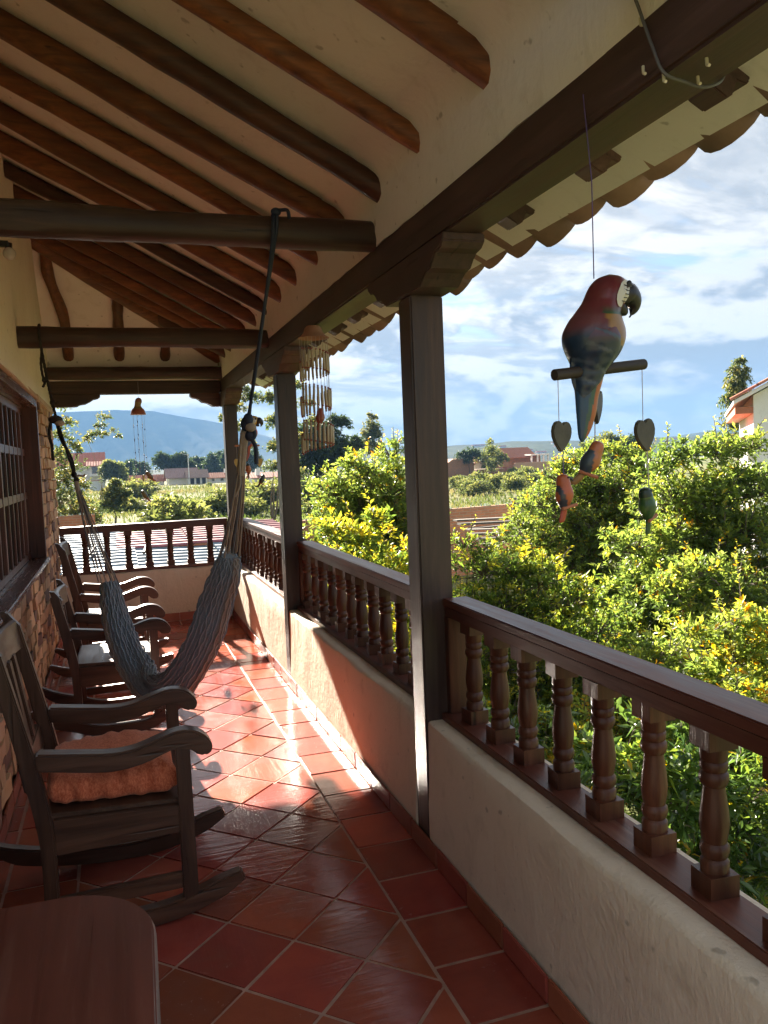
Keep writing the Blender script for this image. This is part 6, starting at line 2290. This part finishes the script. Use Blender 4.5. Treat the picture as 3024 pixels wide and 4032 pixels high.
# second parrot mobile farther along the beam
YM2 = 6.85
mo = empty('parrot_mobile', (1.09, YM2, 2.25), 'smaller yellow headed blue parrot mobile hanging beyond the hammock rope', 'mobile')
MB().tube([(1.075, YM2, 2.216), (1.09, YM2, 1.90)], .0012, 5).build('string', string_pale, mo)
parrot_body(mo, (1.066, YM2, 1.708), 1.02, ((.58, .36, .05), (.45, .06, .04), (.16, .22, .12), (.05, .13, .28), (.04, .09, .20), (.35, .05, .05)), rz=-.35)
MB().tube([(.97, YM2 - .02, 1.660), (1.18, YM2 + .02, 1.658)], .0085, 10).build('perch', flat_perch, mo, smooth=True)
for x, z, mt in ((1.172, 1.512, heart_yellow), (.985, 1.515, heart_yellow)):
    o_ = heart_mb(.054, .075, .005).build('heart', mt, mo, bevel=.002, local=True)
    o_.location = Vector((x, YM2, z)) - wloc(mo)
    MB().tube([(x, YM2, z + .025), (x, YM2, 1.655)], .0009, 5).build('string', string_pale, mo)
MB().tube([(1.172, YM2, 1.48), (1.185, YM2, 1.42)], .0008, 5).build('string', string_pale, mo)
small_bird(mo, (1.185, YM2, 1.368), (0, .35, -.3), 1.0, (.02, .03, .03), (.015, .025, .03), (.04, .05, .05), (.02, .02, .02), beak=False)
small_bird(mo, (1.070, YM2 - .03, 1.460), (0, -.2, -1.4), 1.1, (.015, .03, .03), (.015, .03, .03), (.45, .16, .06), (.03, .03, .03), beak=False)
MB().tube([(1.070, YM2 - .03, 1.50), (1.072, YM2 - .02, 1.60)], .0009, 5).build('string', string_pale, mo)

# bell mobile in the middle of the far opening
YM3 = 8.05
mo = empty('bell_mobile', (.26, YM3, 2.21), 'ceramic bird bell mobile with beaded strings hanging in the far opening', 'mobile')
MB().tube([(.262, YM3, 2.335), (.262, YM3, 2.17)], .0011, 5).build('string', string_pale, mo)
bell = loft([(2.172, .252, .262, .004), (2.166, .240, .278, .018), (2.150, .228, .288, .026), (2.128, .222, .288, .028), (2.105, .219, .278, .027), (2.082, .212, .284, .030), (2.066, .196, .300, .045), (2.044, .184, .313, .060), (2.018, .177, .320, .066), (2.012, .177, .321, .066)], 22).build('bell', paint, mo, smooth=True, origin=(.25, YM3, 2.1))
for v_ in bell.data.vertices:
    v_.co.y += YM3
set_paint(bell, lambda c_: (.42, .14, .09) if c_.z < -.035 else ((.36, .26, .10) if c_.z < .03 else (.30, .13, .08)))
rq_ = random.Random(2)
for k in range(7):
    a = 2 * math.pi * k / 7
    x, y = .248 + .052 * math.cos(a), YM3 + .048 * math.sin(a)
    L_ = [.72, .62, .58, .66, .60, .55, .64][k]
    MB().tube([(x, y, 2.03), (x, y, 2.02 - L_)], .0008, 4).build('string', string_pale, mo)
    for j in range(4):
        z = 2.0 - L_ * (.10 + .22 * j + rq_.uniform(0, .08))
        MB().ball((x, y, z), (.0055, .0055, .008), 7, 5).build('bead', bead_blue, mo)
small_bird(mo, (.318, YM3, 1.430), (0, -.55, .3), 1.1, (.20, .15, .06), (.10, .11, .08), (.28, .14, .05), (.34, .08, .04), mirror=True)
small_bird(mo, (.264, YM3, 1.250), (0, -.45, .3), 1.1, (.16, .16, .06), (.07, .12, .14), (.22, .18, .06), (.38, .08, .04), mirror=True)
o_ = heart_mb(.035, .065, .004).build('heart', heart_yellow, mo, bevel=.001, local=True)
o_.location = Vector((.262, YM3, 1.41)) - wloc(mo)
o_.rotation_euler = (0, 0, 1.0)

# tube chime
YC, XC = 4.20, 1.085 - .05
ch = empty('tube_chime', (XC, YC, 2.21), 'clay tube chime in three spiral tiers under a clay cap, beside the second post', 'wind chime')
MB().tube([(XC + .02, YC, 2.217), (XC, YC, 2.205)], .002, 5).build('string', string_pale, ch)
MB().lathe([(.012, .066), (.034, .064), (.044, .052), (.052, .030), (.064, .014), (.081, .004), (.083, 0), (.077, 0), (.060, .010), (.048, .026), (.040, .048), (.010, .056)], (XC, YC, 2.148), 28).build('cap', cap_clay, ch, smooth=True)
tb = MB().lathe([(.004, .045), (.0062, .042), (.0064, -.042), (.0042, -.045)], n=8).build('tube', chime_clay, ch, smooth=True, local=True)
bd = MB().ball((0, 0, 0), (.0062, .0062, .0052), 7, 5).build('bead', bead_red, tb, local=True)
ft = True
nt = 22
for tier, ztop, drop in ((0, 2.090, .075), (1, 1.905, .075), (2, 1.715, .080)):
    for k in range(nt):
        a = R(200) + 2 * math.pi * k / nt
        z = ztop - drop * k / nt + rq_.uniform(-.003, .003)
        rr_ = .074 + .004 * tier
        x, y = XC + rr_ * math.cos(a), YC + rr_ * math.sin(a)
        o_ = tb if ft else inst(tb, ch)
        o_.location = Vector((x, y, z - .045)) - wloc(ch)
        o_.rotation_euler = (rq_.gauss(0, .03), rq_.gauss(0, .03), 0)
        for s_ in (1, -1):
            b_ = bd if ft else inst(bd, o_)
            b_.location = (0, 0, s_ * .050)
            ft = False
        if tier == 0:
            MB().tube([(x, y, 2.15), (x * .99 + XC * .01, y, 1.70)], .0007, 4).build('string', string_pale, ch)
o_ = loft(BIRD, 14, sub=2).build('bird_charm', bead_red, ch, smooth=True, local=True)
o_.location = Vector((XC + .01, YC - .035, 1.735)) - wloc(ch)
o_.scale = (1.1, 1.1, 1.0)

# ---------------------------------------------------------------- the air
hz = MB().box((-3600, -560, GZ - 9.5), (4400, 3900, 252)).build('haze', field_soil, None)
hz.data.materials.clear()
hm = bpy.data.materials.new('haze_air')
hm.use_nodes = True
t = NT(hm.node_tree)
pv = t.node('ShaderNodeVolumePrincipled')
pv.inputs['Color'].default_value = (.13, .25, .45, 1)
pv.inputs['Density'].default_value = 3.0e-4
pv.inputs['Anisotropy'].default_value = .0
oo = t.node('ShaderNodeOutputMaterial')
t.l.new(pv.outputs[0], oo.inputs['Volume'])
hz.data.materials.append(hm)
tag(hz, kind='stuff')
